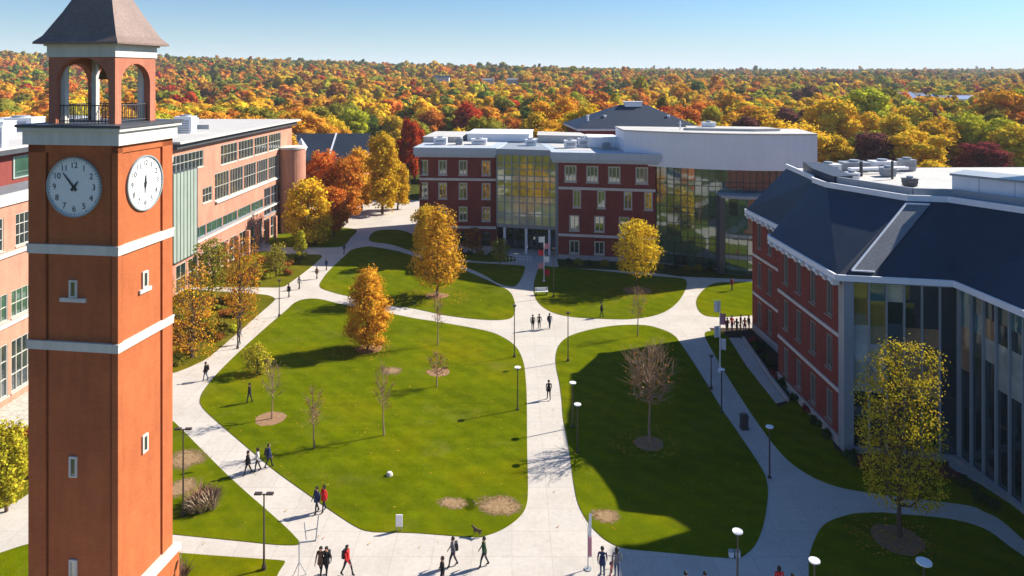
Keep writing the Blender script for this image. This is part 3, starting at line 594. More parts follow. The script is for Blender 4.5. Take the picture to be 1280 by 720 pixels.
# setback penthouses and plant
for poly, z0, z1, m in (([(-15.6, 127), (-9.0, 126.5), (-8.2, 138), (-14.6, 138.6)], 16.9, 17.9, 'roof_white'), ([(-8.0, 129), (3, 127.6), (4, 138), (-7.2, 139.5)], 16.9, 18.3, 'white'), ([(4.6, 128), (13.4, 125.6), (12.5, 133), (5, 136)], 16.8, 18.1, 'roof_white'), ([(12.6, 119), (17.6, 118.2), (17.4, 124), (12.8, 125)], 16.8, 18.5, 'white')):
    b = MB(); b.prism(poly, z0, z1-.15); cx = sum(p[0] for p in poly)/4; cy = sum(p[1] for p in poly)/4
    b.prism([(cx+(p[0]-cx)*1.03, cy+(p[1]-cy)*1.03) for p in poly], z1-.15, z1); ch.part('penthouse', b, M[m])
for c, d, m in (((-12.2, 123.0, 16.93), (2.2, 1.6, 1.1), 'white'), ((-9.0, 122.6, 16.93), (1.2, 1.2, 1.0), 'frame'), ((-5.6, 123, 16.93), (2.6, 1.8, .9), 'white'), ((9.6, 118.5, 16.78), (2.0, 1.4, 1.2), 'white'), ((18.6, 114.6, 16.78), (2.6, 1.6, 1.7), 'white'), ((15.2, 116.2, 16.78), (1.4, 1.4, .9), 'frame'), ((11.9, 121, 16.78), (1.6, 1.2, 1.3), 'white'), ((3.2, 122.0, 16.8), (1.8, 1.4, 1.0), 'white')):
    roof_unit(ch, c, d, m)
# glazed entrance between the blocks
def pick(i, k, rr): return (3, 3, 2, 0, 1, 0, 0, 0, 1, 0)[k] if k < 10 else 0
rowsE = [4.6, 6.4, 8.2, 9.2, 10.6, 11.7, 12.5, 13.6, 14.6, 15.9]
curtain(ch, [(-2.45, 116.9), (7.2, 114.4)], 4.6, 15.9, 1.18, rowsE, ['glass_olive', 'glass_pale', 'glass_pale', 'glass_pale'], 'frame', .007, .1, seed=4, gm_pick=lambda i, k, rr: [1, 1, 1, 0, 0, 1, 0, 0, 0][k])  # olive and pale rows colour in the bands of a reflection
b = MB(); b.prism([(-2.45, 117.0), (7.2, 114.5), (7.6, 117.2), (-2.3, 119.6)], 4.1, 4.6); ch.part('entrance_canopy', b, M['frame'])
for x, y in ((-1.2, 117.0), (2.3, 116.1), (6.0, 115.1)):
    b = MB(); b.tube([(x, y, 0), (x, y, 4.1)], .22, 12); ch.part('column', b, M['white'])
curtain(ch, [(-2.3, 120.2), (7.6, 117.8)], 0.05, 4.1, 1.6, [.05, 2.4, 4.08], 'glass_curtain', 'frame_dark', .01, seed=5, name='lobby_glazing')
b = MB(); b.box((7.15, 114.15, 8), (.5, .5, 16)); ch.part('downpipe_column', b, M['frame'])
# curved drum: glazing below, white wall above
arc = [(17.6, 112.6), (21.0, 110.8), (24.5, 109.2), (28.5, 107.6), (32.5, 106.3), (36.5, 105.4), (40.5, 104.9), (44.6, 104.6)]
def offs(pts, o):
    out = []
    for i, p in enumerate(pts):
        a, c = pts[max(i-1, 0)], pts[min(i+1, len(pts)-1)]; dx, dy = c[0]-a[0], c[1]-a[1]; l = math.hypot(dx, dy); out.append((p[0]+dy/l*o, p[1]-dx/l*o))
    return out
arc = [(17.6+(t:=k/28)*27+0, 112.9-7.6*t-4.6*math.sin(PI*min(1, t*1.02))**.9*.62) for k in range(29)]
arcg = offs(arc, -.5)[::2]
curtain(ch, arcg[1:], 0.05, 14.8, 1.0, [.05, 1.6, 3.6, 4.4, 6.4, 8.0, 8.8, 10.6, 12.2, 12.9, 14.8], ['glass_curtain', 'glass_green'], 'frame_green', .006, .06, seed=8, gm_pick=lambda i, k, rr: 1 if rr.random() < .8 else 0)
up = arc+[(45.2, 131), (17.2, 127)]
b = MB(); b.prism(offs(arc, .15)+[(45.4, 114.2), (17.3, 120.2)], 14.8, 20.0); ch.part('drum_wall', b, M['white'])
b = MB(); b.prism(offs(arc, .28)+[(45.5, 114.3), (17.2, 120.3)], 20.0, 20.22); ch.part('parapet_cap', b, M['roof_white'])
b = MB(); b.prism([(27, 111.5), (37, 109.2), (41, 110), (40, 113.5), (28, 116)], 20.22, 20.6); ch.part('roof_step', b, M['roof_white'])
b = MB(); b.tube([(26.3, 112.6, 20.2), (26.3, 112.6, 21.6)], .09, 8); b.box((26.3, 112.6, 21.2), (.7, .06, .06)); ch.part('mast', b, M['white'])
roof_unit(ch, (31, 113.5, 20.6), (2, 1.2, .7))
b = MB(); b.prism([(23, 120.5), (45, 114.6), (44.8, 131), (23, 131)], 14.8, 16.9); ch.part('rear_roof', b, M['roof_white'])
plain(ch, [(44.6, 104.9), (45.0, 131)], 0, 14.8, M['brick_red'], 'side_wall'); 
# projecting lower bay with pale slab edges
bayp = [(30.2, 104.6), (33.8, 103.3), (38.5, 103.4)]
curtain(ch, bayp, .05, 11.0, 1.2, [.05, 2.2, 2.9, 5.2, 5.9, 8.4, 11.0], ['glass_green', 'glass_curtain'], 'frame_green', .006, .07, name='bay_glazing', seed=12, gm_pick=lambda i, k, rr: 0 if k in (0, 2, 4) else int(rr.random() < .2))
for z0, z1, o in ((11.0, 11.4, .5), (2.25, 2.75, .12), (5.3, 5.75, .12)):
    b = MB(); q = offs(bayp, o); b.prism(q+[(38.8, 106.5), (30.6, 107.8)], z0, z1); ch.part('slab_edge', b, M['frame'])
b = MB(); b.box((30.3, 104.5, 5.6), (.9, .9, 11.2), .3); ch.part('corner_pier', b, M['fascia'])
# entrance rail
b = MB()
for k in range(9): b.tube([(-1.5+k*.55, 111.2-k*.1, .02), (-1.5+k*.55, 111.2-k*.1, .95)], .035, 6)
for z in (.5, .95): b.tube([(-1.5, 111.2, z), (2.9, 110.4, z)], .03, 6)
tag(b.build('handrail', M['white']), 'white metal handrail before the dark entrance of the central hall', 'handrail')

# ------------------------------------------------------------------ hall with dark hipped roof behind
hb = B('hipped_roof_hall', (26, 152), 'hall with a dark blue hipped roof and white cupola, behind the central hall', 'building')
e = [(13.5, 144), (37.5, 144), (39, 160), (12, 160)]
b = MB(); b.prism([(x*1.0+(25-x)*.05, y) for x, y in e], 0, 17.6); hb.part('wall', b, M['brick_red'])
b = MB(); b.prism([(x+(x-25)*.04, y+(y-152)*.08) for x, y in e], 17.6, 18.0); hb.part('eave', b, M['white'])
b = MB(); E = [(x+(x-25)*.05, y+(y-152)*.1, 18.0) for x, y in e]; R0, R1 = (22.5, 152, 22.4), (28.5, 152, 22.4)
b.quad(E[0], E[1], R1, R0); b.quad(E[1], E[2], R1); b.quad(E[2], E[3], R0, R1); b.quad(E[3], E[0], R0); hb.part('roof', b, M['slate'])
b = MB(); b.box((25.5, 152, 22.5), (3.6, 1.8, .9)); b.box((25.5, 152, 23.05), (4, 2.2, .2)); hb.part('cupola', b, M['white'])
for x in (15.5, 19, 32): 
    b = MB(); b.tube([(x, 147.5, 18.0), (x, 147.5, 20.3)], .22, 10); b.disc((x, 147.5, 20.3), .34, .2, 12); hb.part('chimney', b, M['white'])
for k in range(7):
    b = MB(); x = 15+k*3.2; b.box((x, 143.93, 15.9), (1.2, .1, 1.9)); f = hb.part('window', b, M['frame_pale']); g = MB(); g.box((x, 143.86, 15.9), (.9, .06, 1.6)); hb.part('pane', g, M['glass'], f)
# ------------------------------------------------------------------ gabled blue-roofed house left of the woods
gh = B('slate_roofed_house', (-51, 200), 'low house with wide dark blue gable roof and white dormer, among orange trees', 'house')
b = MB(); b.prism([(-60, 194), (-41, 194), (-41, 210), (-60, 210)], 0, 6.2); gh.part('wall', b, M['brick_orange'])
b = MB()
r0, r1 = (-62, 202, 12.2), (-39.5, 202, 12.2)
b.quad((-62, 192.6, 5.7), (-39.5, 192.6, 5.7), r1, r0); b.quad((-39.5, 211.4, 5.7), (-62, 211.4, 5.7), r0, r1); b.quad((-60, 194, 6), (-60, 210, 6), (-60, 202, 12)); b.quad((-41, 194, 6), (-41, 210, 6), (-41, 202, 12))
gh.part('roof', b, M['slate'])
b = MB(); b.box((-49.3, 197.5, 9.3), (.35, 11.4, .25)); 
b2 = MB(); q = [(-49.5, 192.4, 5.8), (-49.1, 192.4, 5.8), (-49.1, 202, 12.4), (-49.5, 202, 12.4)]; b2.quad(*q); b2.quad(*[(x, y, z-.25) for x, y, z in q[::-1]]); b2.quad(q[1], (q[1][0], q[1][1], q[1][2]-.25), (q[2][0], q[2][1], q[2][2]-.25), q[2]); gh.part('roof_ridge_flashing', b2, M['white'])
b = MB(); b.box((-57.2, 195.2, 7.8), (2.2, 3.0, 2.0)); b.quad((-58.5, 193.5, 8.8), (-55.9, 193.5, 8.8), (-57.2, 195.2, 11.6)); b.quad((-55.9, 193.5, 8.8), (-55.9, 197, 8.8), (-57.2, 195.2, 11.6)); b.quad((-55.9, 197, 8.8), (-58.5, 197, 8.8), (-57.2, 195.2, 11.6)); b.quad((-58.5, 197, 8.8), (-58.5, 193.5, 8.8), (-57.2, 195.2, 11.6)); gh.part('dormer', b, M['white'])
for k in range(5):
    b = MB(); x = -57.5+k*3.8; b.box((x, 193.94, 3.0), (1.3, .12, 1.8)); f = gh.part('window', b, M['frame_pale']); g = MB(); g.box((x, 193.86, 3.0), (1.0, .06, 1.5)); gh.part('pane', g, M['glass'], f)

# ------------------------------------------------------------------ long brick hall on the left
lh = B('long_brick_hall', (-55, 100), 'long orange-brick hall with ribbon windows and a white flat roof, left of the lawns', 'building')
A0, A1, A2 = (-44.2, 56.0), (-44.0, 93.0), (-42.2, 138.0)
def sY(P0, P1, Y): return (Y-P0[1])/(P1[1]-P0[1])*math.hypot(P1[0]-P0[0], P1[1]-P0[1])
# facade seen from the lawn: left to right means growing distance
ops = []
G = 'frame_pale'
for Y in np.arange(58.2, 92, 3.4):
    s = sY(A0, A1, Y); ops += [(s-.95, 13.6, 1.9, 2.9, 3, 3, G, 'glass', .09), (s-1.5, 7.4, 3.0, 2.4, 4, 2, G, 'glass_green', .09), (s-1.5, .8, 3.0, 4.6, 4, 3, G, 'glass', .1)]
facade(lh, A0, A1, 0, 18.1, ops, M['brick_orange'])
ops = []
for Y, w in ((97.6, 8.6),): ops.append((sY(A1, A2, Y)-w/2, 15.9, w, 2.4, 8, 2, G, 'glass', .1))
for k in range(4): ops.append((sY(A1, A2, 107.4+k*6.3), 15.3, 5.9, 3.0, 5, 2, G, 'glass', .1))
ops.append((sY(A1, A2, 101.6), 10.6, 3.0, 2.2, 3, 2, G, 'glass', .1))
for k in range(5): ops.append((sY(A1, A2, 105.4+k*5.2), 10.3, 4.9, 4.0, 5, 2, G, 'glass', .1))
for k in range(5): ops.append((sY(A1, A2, 97.5+k*5.3), 6.0, 5.1, 1.6, 3, 1, 'frame', 'glass_green', .1))
for k in range(3): ops.append((sY(A1, A2, 124.2+k*3.2), 4.3, 3.0, 4.8, 2, 3, 'frame', 'glass', .1))
for k in range(12): ops.append((sY(A1, A2, 94.2+k*3.3), .05, 2.7, 3.75, 2, 2, 'frame_pale', 'glass_curtain', .12, False))
facade(lh, A1, A2, 0, 19.2, ops, M['brick_orange'])
plain(lh, [A2, (-70, 139), (-71, 56), A0], 0, 18.1, M['brick_orange'], 'wall')
b = MB()
for z0, z1, Pa, Pb in ((17.5, 18.3, A0, A1), (13.0, 13.35, A0, A1), (6.9, 7.2, A0, A1)): b.bar(Pa, Pb, z0, z1, .22, .11)
lh.part('stone_band', b, M['stone'])
b = MB(); b.bar((-43.9, 97), (-42.35, 136), 5.45, 5.75, .26, .13); b.bar((-43.45, 105.5), (-42.55, 131), 9.95, 10.2, .3, .15); lh.part('stone_band', b, M['stone'])
# teal vertical bay
rows = [4.4, 8.2, 12.2, 16.1]
b = MB(); b.bar((-43.98, 92.2), (-43.7, 99.4), 4.3, 16.1, .35, .15)
lh.part('bay', b, M['fascia']); bb = MB(); base = [(-43.98, 92.2), (-43.7, 99.4)]
for k in range(7):
    t0, t1 = .06+k*.127, .06+k*.127+.1; P = lambda t: (base[0][0]+(base[1][0]-base[0][0])*t, base[0][1]+(base[1][1]-base[0][1])*t); bb.bar(P(t0), P(t1), 4.5, 16.0, .1, .40)
lh.part('bay_panel', bb, M['teal'])
# roof slabs
b = MB(); b.prism([(-42.6, 92.5), (-40.8, 139.2), (-71, 140), (-71, 92.5)], 19.9, 20.2); lh.part('roof', b, M['roof_white'])
b = MB(); b.prism([(-43.2, 92.9), (-41.4, 138.6), (-70.5, 139), (-70.5, 92.9)], 19.2, 19.9); lh.part('roof_soffit', b, M['fascia'])
b = MB(); b.prism([(-44.4, 56.2), (-44.2, 92.4), (-71, 92.4), (-71, 56.2)], 18.1, 18.25); lh.part('lower_roof', b, M['roof_grey'])
cornice(lh, [(-44.35, 56.0), (-44.15, 93.0)], 17.7, 18.45, .4, 'stone')
# set-back upper storey
b = MB(); b.prism([(-48.8, 58), (-48.6, 92.3), (-69, 92.3), (-69, 58)], 18.25, 21.3); lh.part('upper_storey', b, M['brick_red'])
b = MB(); b.prism([(-47.8, 57), (-47.6, 92.2), (-70, 92.2), (-70, 57)], 21.3, 21.75); lh.part('upper_roof_edge', b, M['fascia']); b = MB(); b.prism([(-48.0, 57.2), (-47.8, 92.0), (-69.8, 92.0), (-69.8, 57.2)], 21.75, 22.0); lh.part('upper_roof', b, M['roof_white'])
for Y in (64, 71.5, 79, 86.5):
    b = MB(); b.box((-48.68, Y, 19.8), (.14, 2.6, 2.2)); f = lh.part('window', b, M['teal']); g = MB(); g.box((-48.58, Y, 19.8), (.06, 2.1, 1.8)); lh.part('pane', g, M['glass_green'], f)
for c, d, m in (((-56, 78, 22.0), (3, 2.4, 1.8), 'white'), ((-60, 88, 22.0), (4, 3, 1.6), 'white'), ((-58, 98, 20.2), (5, 3, 2.0), 'white'), ((-52, 104, 20.2), (4.5, 2.6, 1.7), 'frame'), ((-48.5, 107, 20.2), (2.4, 2.4, 2.4), 'white'), ((-58, 112, 20.2), (6, 3, 1.6), 'white'), ((-51.5, 99.5, 20.2), (1.6, 1.6, 1.3), 'frame'), ((-63, 104, 20.2), (5, 4, 2.4), 'white'), ((-55, 122, 20.2), (3, 2, 1.2), 'white'), ((-48.4, 68, 22.0), (1.0, 1.0, 1.9), 'white')):
    roof_unit(lh, c, d, m, rz=.1)
b = MB(); b.box((-52, 94.5, 20.9), (7, .12, .9)); lh.part('plant_screen', b, M['frame']); b = MB(); b.box((-49, 110.5, 20.8), (5, .12, .7)); lh.part('plant_screen', b, M['frame'])
# round stair tower at the far end
b = MB(); b.tube([(-40.6, 133.0, 0), (-40.6, 133.0, 15.2)], 2.4, 32); lh.part('stair_or_shadow_tower', b, M['brick_orange'], smooth=False)
b = MB(); b.disc((-40.6, 133.0, 15.2), 2.55, .35, 32); lh.part('stair_tower_cap', b, M['stone'])
for k in range(1, 10):
    b = MB(); b.box((-43.0+k*.17, 95.5+k*3.9, 2.0), (.5, .6, 3.9)); lh.part('pier', b, M['brick_orange'])

# ------------------------------------------------------------------ right hall with blue mansard roof
rh = B('mansard_hall', (40, 60), 'brick and glass hall with a dark blue mansard roof on the right', 'building')
EZ, TZ = 13.5, 18.6
E = [(27.3, 81.8), (27.9, 70.6), (25.2, 68.4), (25.5, 55.4), (33.4, 53.9), (34.2, 44), (34.6, 22)]
# brick faces with recessed windows (left to right = from far to near)
def brickface(P0, P1, ss):
    ops = []
    for s in ss: ops += [(s-.55, 9.6, 1.1, 2.9, 2, 1, 'frame_dim', 'glass', .14), (s-.55, 5.4, 1.1, 2.7, 2, 1, 'frame_dim', 'glass', .14), (s-.55, 1.2, 1.1, 2.5, 2, 1, 'frame_dim', 'glass', .16)]
    facade(rh, P0, P1, 0, EZ-.3, ops, M['brick_red'])
    b = MB()
    for z in (8.6, 4.3): b.bar(P0, P1, z-.14, z+.14, .12, .06)
    rh.part('stone_band', b, M['stone'])
    b = MB(); b.bar(P0, P1, 0, .8, .16, .08); rh.part('plinth', b, M['concrete'])
brickface((27.3, 81.4), (27.9, 70.8), (1.6, 4.4, 7.2, 9.6)); brickface((25.2, 68.0), (25.5, 56.0), (1.6, 4.4, 7.2, 10.2))
plain(rh, [(27.9, 70.8), (27.9, 68.2), (25.2, 68.2)], 0, EZ-.3, M['brick_red']); plain(rh, [(60, 82), (27.3, 81.8)], 0, EZ-.3, M['brick_red'])
b = MB(); b.box((25.75, 55.5, EZ/2), (.75, .95, EZ)); rh.part('corner_pilaster', b, M['frame'])
rowsG = [.35, 2.2, 4.4, 6.6, 8.8, 10.9, 13.0]
curtain(rh, [(26.1, 55.35), (33.4, 53.95)], .35, 13.0, 1.22, [.35, 4.6, 7.0, 8.3, 9.7, 11.6, 13.0], ['glass_curtain', 'glass_gold', 'glass_cream', 'glass_tan', 'glass_blue'], 'frame', .02, .11, seed=21, trans=False, gm_pick=lambda i, k, rr: ((0, 2, 2, 2, 1, 1), (0, 2, 2, 1, 1, 4), (0, 0, 3, 0, 0, 2), (0, 3, 3, 3, 0, 0), (0, 3, 1, 3, 0, 0), (0, 0, 0, 0, 0, 0))[min(i, 5)][k])  # pane colours picked by hand in place of true reflections
curtain(rh, [(33.5, 53.8), (34.2, 44), (34.5, 22)], .35, 13.0, 1.3, [.35, 4.6, 7.0, 8.6, 10.2, 11.6, 13.0], ['glass_curtain', 'glass_gold', 'glass_cream', 'glass_tan', 'glass_blue'], 'frame', .02, .11, seed=22, trans=False, gm_pick=lambda i, k, rr: ((0, 0, 3, 3, 4, 4), (0, 0, 0, 0, 4, 0), (0, 0, 0, 2, 3, 0), (0, 0, 2, 2, 0, 0), (0, 0, 2, 2, 0, 4), (0, 2, 2, 0, 0, 0))[i if i < 6 else rr.randrange(6)][k])  # same coloured-in reflections along the side glazing
b = MB(); b.bar((26.1, 55.35), (33.4, 53.95), 0, .35, .5, .1); b.bar((33.5, 53.8), (34.2, 44), 0, .35, .5, .1); b.bar((34.2, 44), (34.5, 22), 0, .35, .5, .1); rh.part('glazing_kerb', b, M['concrete'])
# head above the glass, eave, scalloped brackets
b = MB(); b.bar((26.1, 55.35), (33.4, 53.95), 13.0, EZ-.02, .3, .0); b.bar((33.5, 53.8), (34.2, 44), 13.0, EZ-.02, .3, 0); b.bar((34.2, 44), (34.5, 22), 13.0, EZ-.02, .3, 0); rh.part('glazing_head', b, M['fascia'])
EV = offs(E, .75)
Tt = [(30.4, 79.6), (29.6, 70.6), (29.0, 69.2), (29.0, 66.3), (32.6, 59.2), (35.5, 58.6), (41.0, 49.5), (42.0, 22)]
def strip(b, P, z0, z1, t):
    for a, c in zip(P, P[1:]): b.bar(a, c, z0, z1, t, -t/2)
b = MB(); b.prism(EV+[(62, 22), (62, 83)], EZ-.28, EZ-.02); rh.part('eave', b, M['frame_pale'])
b = MB()
for i, (a, c) in enumerate(zip(EV, EV[1:])): b.bar(a, c, EZ-.30, EZ+.16, .16, .085)
rh.part('gutter', b, M['stone' if False else 'white'])
b = MB()
for a, c, o in ((EV[0], EV[1], 0), (EV[2], EV[3], 0)):
    l = math.hypot(c[0]-a[0], c[1]-a[1]); n = int(l/1.25)
    for k in range(n):
        t = (k+.5)/n; x, y = a[0]+(c[0]-a[0])*t-.1, a[1]+(c[1]-a[1])*t
        b = MB(); b.prism([(x-.2, y-.30), (x+.5, y-.30), (x+.5, y+.30), (x-.2, y+.30)], EZ-.55, EZ-.31); b.prism([(x, y-.22), (x+.5, y-.22), (x+.5, y+.22), (x, y+.22)], EZ-.80, EZ-.55); rh.part('bracket', b, M['white'])
b = MB(); z0, z1 = EZ, TZ; e3 = lambda i: (*EV[i], z0); t3 = lambda i: (*Tt[i], z1)
b.quad(e3(0), e3(1), t3(1), t3(0)); b.quad(e3(1), e3(2), t3(2), t3(1)); b.quad(e3(2), e3(3), t3(3), t3(2)); b.quad(e3(3), t3(4), t3(3)); b.quad(e3(3), e3(4), t3(5), t3(4)); b.quad(e3(4), e3(5), t3(6), t3(5)); b.quad(e3(5), e3(6), t3(7), t3(6))
b.quad((62, 83, z0), e3(0), t3(0), (60, 80.5, z1)); rh.part('mansard_roof', b, M['slate'])
# grey panel laid on the slope, its paler colour standing for a sunlit patch
def lerp(a, c, t): return tuple(a[i]+(c[i]-a[i])*t for i in range(3))
u0, u1 = lerp(e3(3), e3(4), .09), lerp(e3(3), e3(4), .29); w0, w1 = lerp(t3(4), t3(5), .03), lerp(t3(4), t3(5), .62)
nrm = (Vector(u1)-Vector(u0)).cross(Vector(w0)-Vector(u0)).normalized()*-1
if nrm.z < 0: nrm = -nrm
up_ = lambda p, k: tuple(Vector(p)+nrm*k)
b = MB(); q = [lerp(u0, w0, .06), lerp(u1, w1, .06), lerp(u1, w1, .93), lerp(u0, w0, .93)]; hi = [up_(p, .16) for p in q]
b.quad(*hi)
for k in range(4): b.quad(q[k], q[(k+1) % 4], hi[(k+1) % 4], hi[k])
sk = rh.part('sunlit_patch_panel', b, M['roof_grey'])
b = MB(); b.tube([up_(q[0], .2), up_(q[3], .2)], .09, 6); b.tube([up_(q[3], .2), up_(q[2], .2)], .09, 6); b.tube([up_(q[0], .2), up_(q[1], .2)], .07, 6); rh.part('sunlit_patch_edge', b, M['white'], sk)
top = Tt+[(60, 22), (60, 80.5)]
b = MB(); b.prism(top, TZ-.4, TZ-.05); rh.part('flat_roof', b, M['roof_white'])
b = MB(); TO = offs(Tt, .12)
for a, c in zip(TO, TO[1:]): b.bar(a, c, TZ-.06, TZ+.42, .2, -.05)
rh.part('parapet', b, M['white'])
b = MB(); IN = offs(Tt, -.9)
for a, c in list(zip(IN, IN[1:]))[3:]: b.bar(a, c, TZ-.05, TZ+.9, .25, 0)
rh.part('inner_parapet', b, M['frame'])
b = MB(); b.prism([(36.3, 59.4), (41.6, 52.4), (44.2, 54.4), (38.8, 61.4)], TZ-.05, 20.6); rh.part('penthouse', b, M['white_panel'])
b = MB(); b.prism([(36.1, 59.4), (41.6, 52.1), (44.5, 54.4), (38.8, 61.7)], 20.6, 20.78); rh.part('penthouse_cap', b, M['frame'])
for c, d, m in (((33.6, 76.5, TZ), (2.4, 1.6, 1.1), 'white'), ((36.6, 77.0, TZ), (3.0, 1.8, 1.3), 'frame'), ((40.0, 77.8, TZ), (2.6, 1.8, 1.3), 'white'), ((38.2, 73.2, TZ), (1.4, 1.2, 1.1), 'frame'), ((36.9, 66.8, TZ), (1.2, 1.0, .9), 'fascia'), ((33.5, 71.0, TZ), (1.3, 1.1, .7), 'white'), ((42.5, 77.5, TZ), (1.5, 1.5, 1.6), 'frame')):
    roof_unit(rh, c, (d[0]*.9, d[1]*.9, max(.6, d[2]*.7)), m)
b = MB(); b.tube([(35, 75, TZ+.5), (41.5, 76, TZ+.5)], .14, 8); b.tube([(35, 74.4, TZ+.5), (41.5, 75.4, TZ+.5)], .14, 8); rh.part('duct', b, M['white'])
b = MB(); b.tube([(37.5, 71, TZ), (37.5, 71, TZ+1.8)], .12, 8); b.tube([(35.4, 73, TZ), (35.4, 73, TZ+1.5)], .16, 8); rh.part('flue', b, M['frame_dark'])
# unseen tall block added outside the frame to lay its shadow across the plaza
tb = B('added_shadow_block', (52, 48), 'unseen plain brick block added right of the mansard hall to shade the plaza', 'building')
tops = [(s, z, 1.3, 2.2, 2, 1, 'frame_pale', 'glass', .16) for s in (3, 8, 13, 18) for z in (15.5, 19.5, 23.5)]
facade(tb, (44.2, 59.2), (44.2, 55.2), 18.6, 28.6, [(1.2, z, 1.5, 2.2, 2, 1, 'frame_pale', 'glass', .16) for z in (20, 24)], M['brick_red']); b = MB(); b.prism([(44.55, 59.2), (44.55, 55.2), (62, 55.2), (62, 59.2)], 0, 28.6); tb.part('stair_or_shadow_tower', b, M['brick_red'])  # made-up tall end of the block, there to throw the plaza shadow
b = MB(); b.prism([(44.3, 55.18), (44.3, 34), (62, 34), (62, 55.18)], 0, 20.0); tb.part('shadow_block_low', b, M['brick_red']); b = MB(); b.prism([(44.0, 55.15), (44.0, 33.7), (62.3, 33.7), (62.3, 55.15)], 20.0, 20.4); tb.part('shadow_block_roof', b, M['fascia'])  # lower end of the added block, cut down to let sun onto the tree
b = MB(); b.prism([(43.9, 59.5), (43.9, 55.0), (62.3, 55.0), (62.3, 59.5)], 28.6, 29.2); tb.part('roof', b, M['fascia'])  # top of the added shadow block
b = MB(); b.prism([(29.6, 66.2), (31.6, 66.8), (33.2, 76.5), (31.2, 77.2), (29.9, 71.5)], TZ-.1, 19.55); rh.part('roof_ridge_block', b, M['slate'])
# low retaining wall beside the side walk
b = MB(); P = [gp(929, 425), gp(963, 474), gp(985, 503)]
for a, c in zip(P, P[1:]): b.bar(a, c, 0, .4, .22, 0)
tag(b.build('retaining_wall', M['concrete']), 'low concrete retaining wall along the walk beside the mansard hall', 'retaining wall')
w2 = [gp(983, 507), gp(1010, 528), gp(1050, 560)]
sheet('side_walk', [gp(911, 423), gp(926, 423), gp(960, 473), gp(982, 502), gp(970, 505), gp(933, 458)], 0, .065, M['paving'], 'narrow concrete walk close to the mansard hall')
sheet('side_walk', [gp(1187, 575), gp(1204, 578), gp(1240, 600), gp(1300, 632), gp(1300, 655), gp(1225, 606), gp(1185, 585)], 0, .066, M['paving'], 'narrow concrete walk at the foot of the glass wall')
sheet('rubble_bank', [gp(-30, 490), gp(20, 488), gp(60, 500), gp(60, 532), gp(10, 538), gp(-40, 530)], 0, .075, M['stone_rubble'], 'bank of pale rubble at the foot of the long hall')
# ------------------------------------------------------------------ trees
def leaves(clumps, per_area, size, seed, shell=.30, out=1.0, jitter=.75):
    """leaf faces on the outer shell of overlapping clumps; returns vertex array (n,4,3) and a value per leaf"""
    r = np.random.default_rng(seed); P = []; Nn = []
    for (c, rad) in clumps:
        c = np.array(c); rad = np.array(rad)
        n = max(12, int(per_area*np.mean(rad)**2)); d = r.normal(size=(n, 3)); d /= np.linalg.norm(d, axis=1)[:, None]
        k = 1-shell*r.random(n)**1.5; p = c+d*rad*k[:, None]*(1+.12*r.normal(size=(n, 1)))
        P.append(p); Nn.append(d)
    P = np.concatenate(P); Nn = np.concatenate(Nn); keep = np.ones(len(P), bool)
    for (c, rad) in clumps:                                   # drop leaves buried in another clump
        q = np.linalg.norm((P-np.array(c))/np.array(rad), axis=1); keep &= ~(q < .62)
    P, Nn = P[keep], Nn[keep]; n = len(P)
    nn = Nn*out+r.normal(size=(n, 3))*jitter+np.array([0, 0, .25]); nn /= np.linalg.norm(nn, axis=1)[:, None]
    a = np.cross(nn, r.normal(size=(n, 3))); a /= np.linalg.norm(a, axis=1)[:, None]; b = np.cross(nn, a)
    s = size*(.6+.8*r.random(n))[:, None]; w = s*(.6+.35*r.random((n, 1)))
    q = np.stack([P-a*s, P-b*w*.9+a*s*.1, P+a*s, P+b*w], 1)
    return q, r.random(n)
def leaf_mesh(name, q, var, m, extra=None, tint=None):
    """mesh of leaf quads; extra = list of (verts, faces, leafvar) solid lumps"""
    n = len(q); V = q.reshape(-1, 3); F = np.arange(4*n).reshape(-1, 4); lv = np.repeat(var, 4)
    me = bpy.data.meshes.new(name); loops = F.reshape(-1); starts = np.arange(n)*4; tot = np.full(n, 4)
    if extra is not None:
        ev, ef = extra; tri = ef.shape[1]; ef2 = ef+len(V); starts = np.concatenate([starts, len(loops)+np.arange(len(ef2))*tri]); tot = np.concatenate([tot, np.full(len(ef2), tri)])
        loops = np.concatenate([loops, ef2.reshape(-1)]); V = np.concatenate([V, ev]); lv = np.concatenate([lv, np.full(len(ev), .47)])
    me.vertices.add(len(V)); me.vertices.foreach_set('co', V.astype(np.float32).ravel()); me.loops.add(len(loops)); me.loops.foreach_set('vertex_index', loops.astype(np.int32))
    me.polygons.add(len(starts)); me.polygons.foreach_set('loop_start', starts.astype(np.int32)); me.polygons.foreach_set('loop_total', tot.astype(np.int32))
    at = me.attributes.new('leafvar', 'FLOAT', 'POINT'); at.data.foreach_set('value', lv.astype(np.float32))
    if tint is not None:
        ca = me.attributes.new('tint', 'FLOAT_COLOR', 'POINT'); ca.data.foreach_set('color', tint.astype(np.float32).ravel())
    me.materials.append(m); me.update(calc_edges=True); me.validate(); return me
_b = bmesh.new(); bmesh.ops.create_icosphere(_b, subdivisions=2, radius=1); ICO_V = np.array([v.co[:] for v in _b.verts]); ICO_F = np.array([[v.index for v in f.verts] for f in _b.faces]); _b.free()
_b = bmesh.new(); bmesh.ops.create_icosphere(_b, subdivisions=1, radius=1); ICO1_V = np.array([v.co[:] for v in _b.verts]); ICO1_F = np.array([[v.index for v in f.verts] for f in _b.faces]); _b.free()
def cores(clumps, k, seed, V0=None, F0=None):
    V0 = ICO_V if V0 is None else V0; F0 = ICO_F if F0 is None else F0
    r = np.random.default_rng(seed); V = []; F = []; o = 0
    for c, rad in clumps:
        v = V0*(1+.16*r.normal(size=(len(V0), 1)))*np.array(rad)*k+np.array(c); V.append(v); F.append(F0+o); o += len(v)
    return np.concatenate(V), np.concatenate(F)
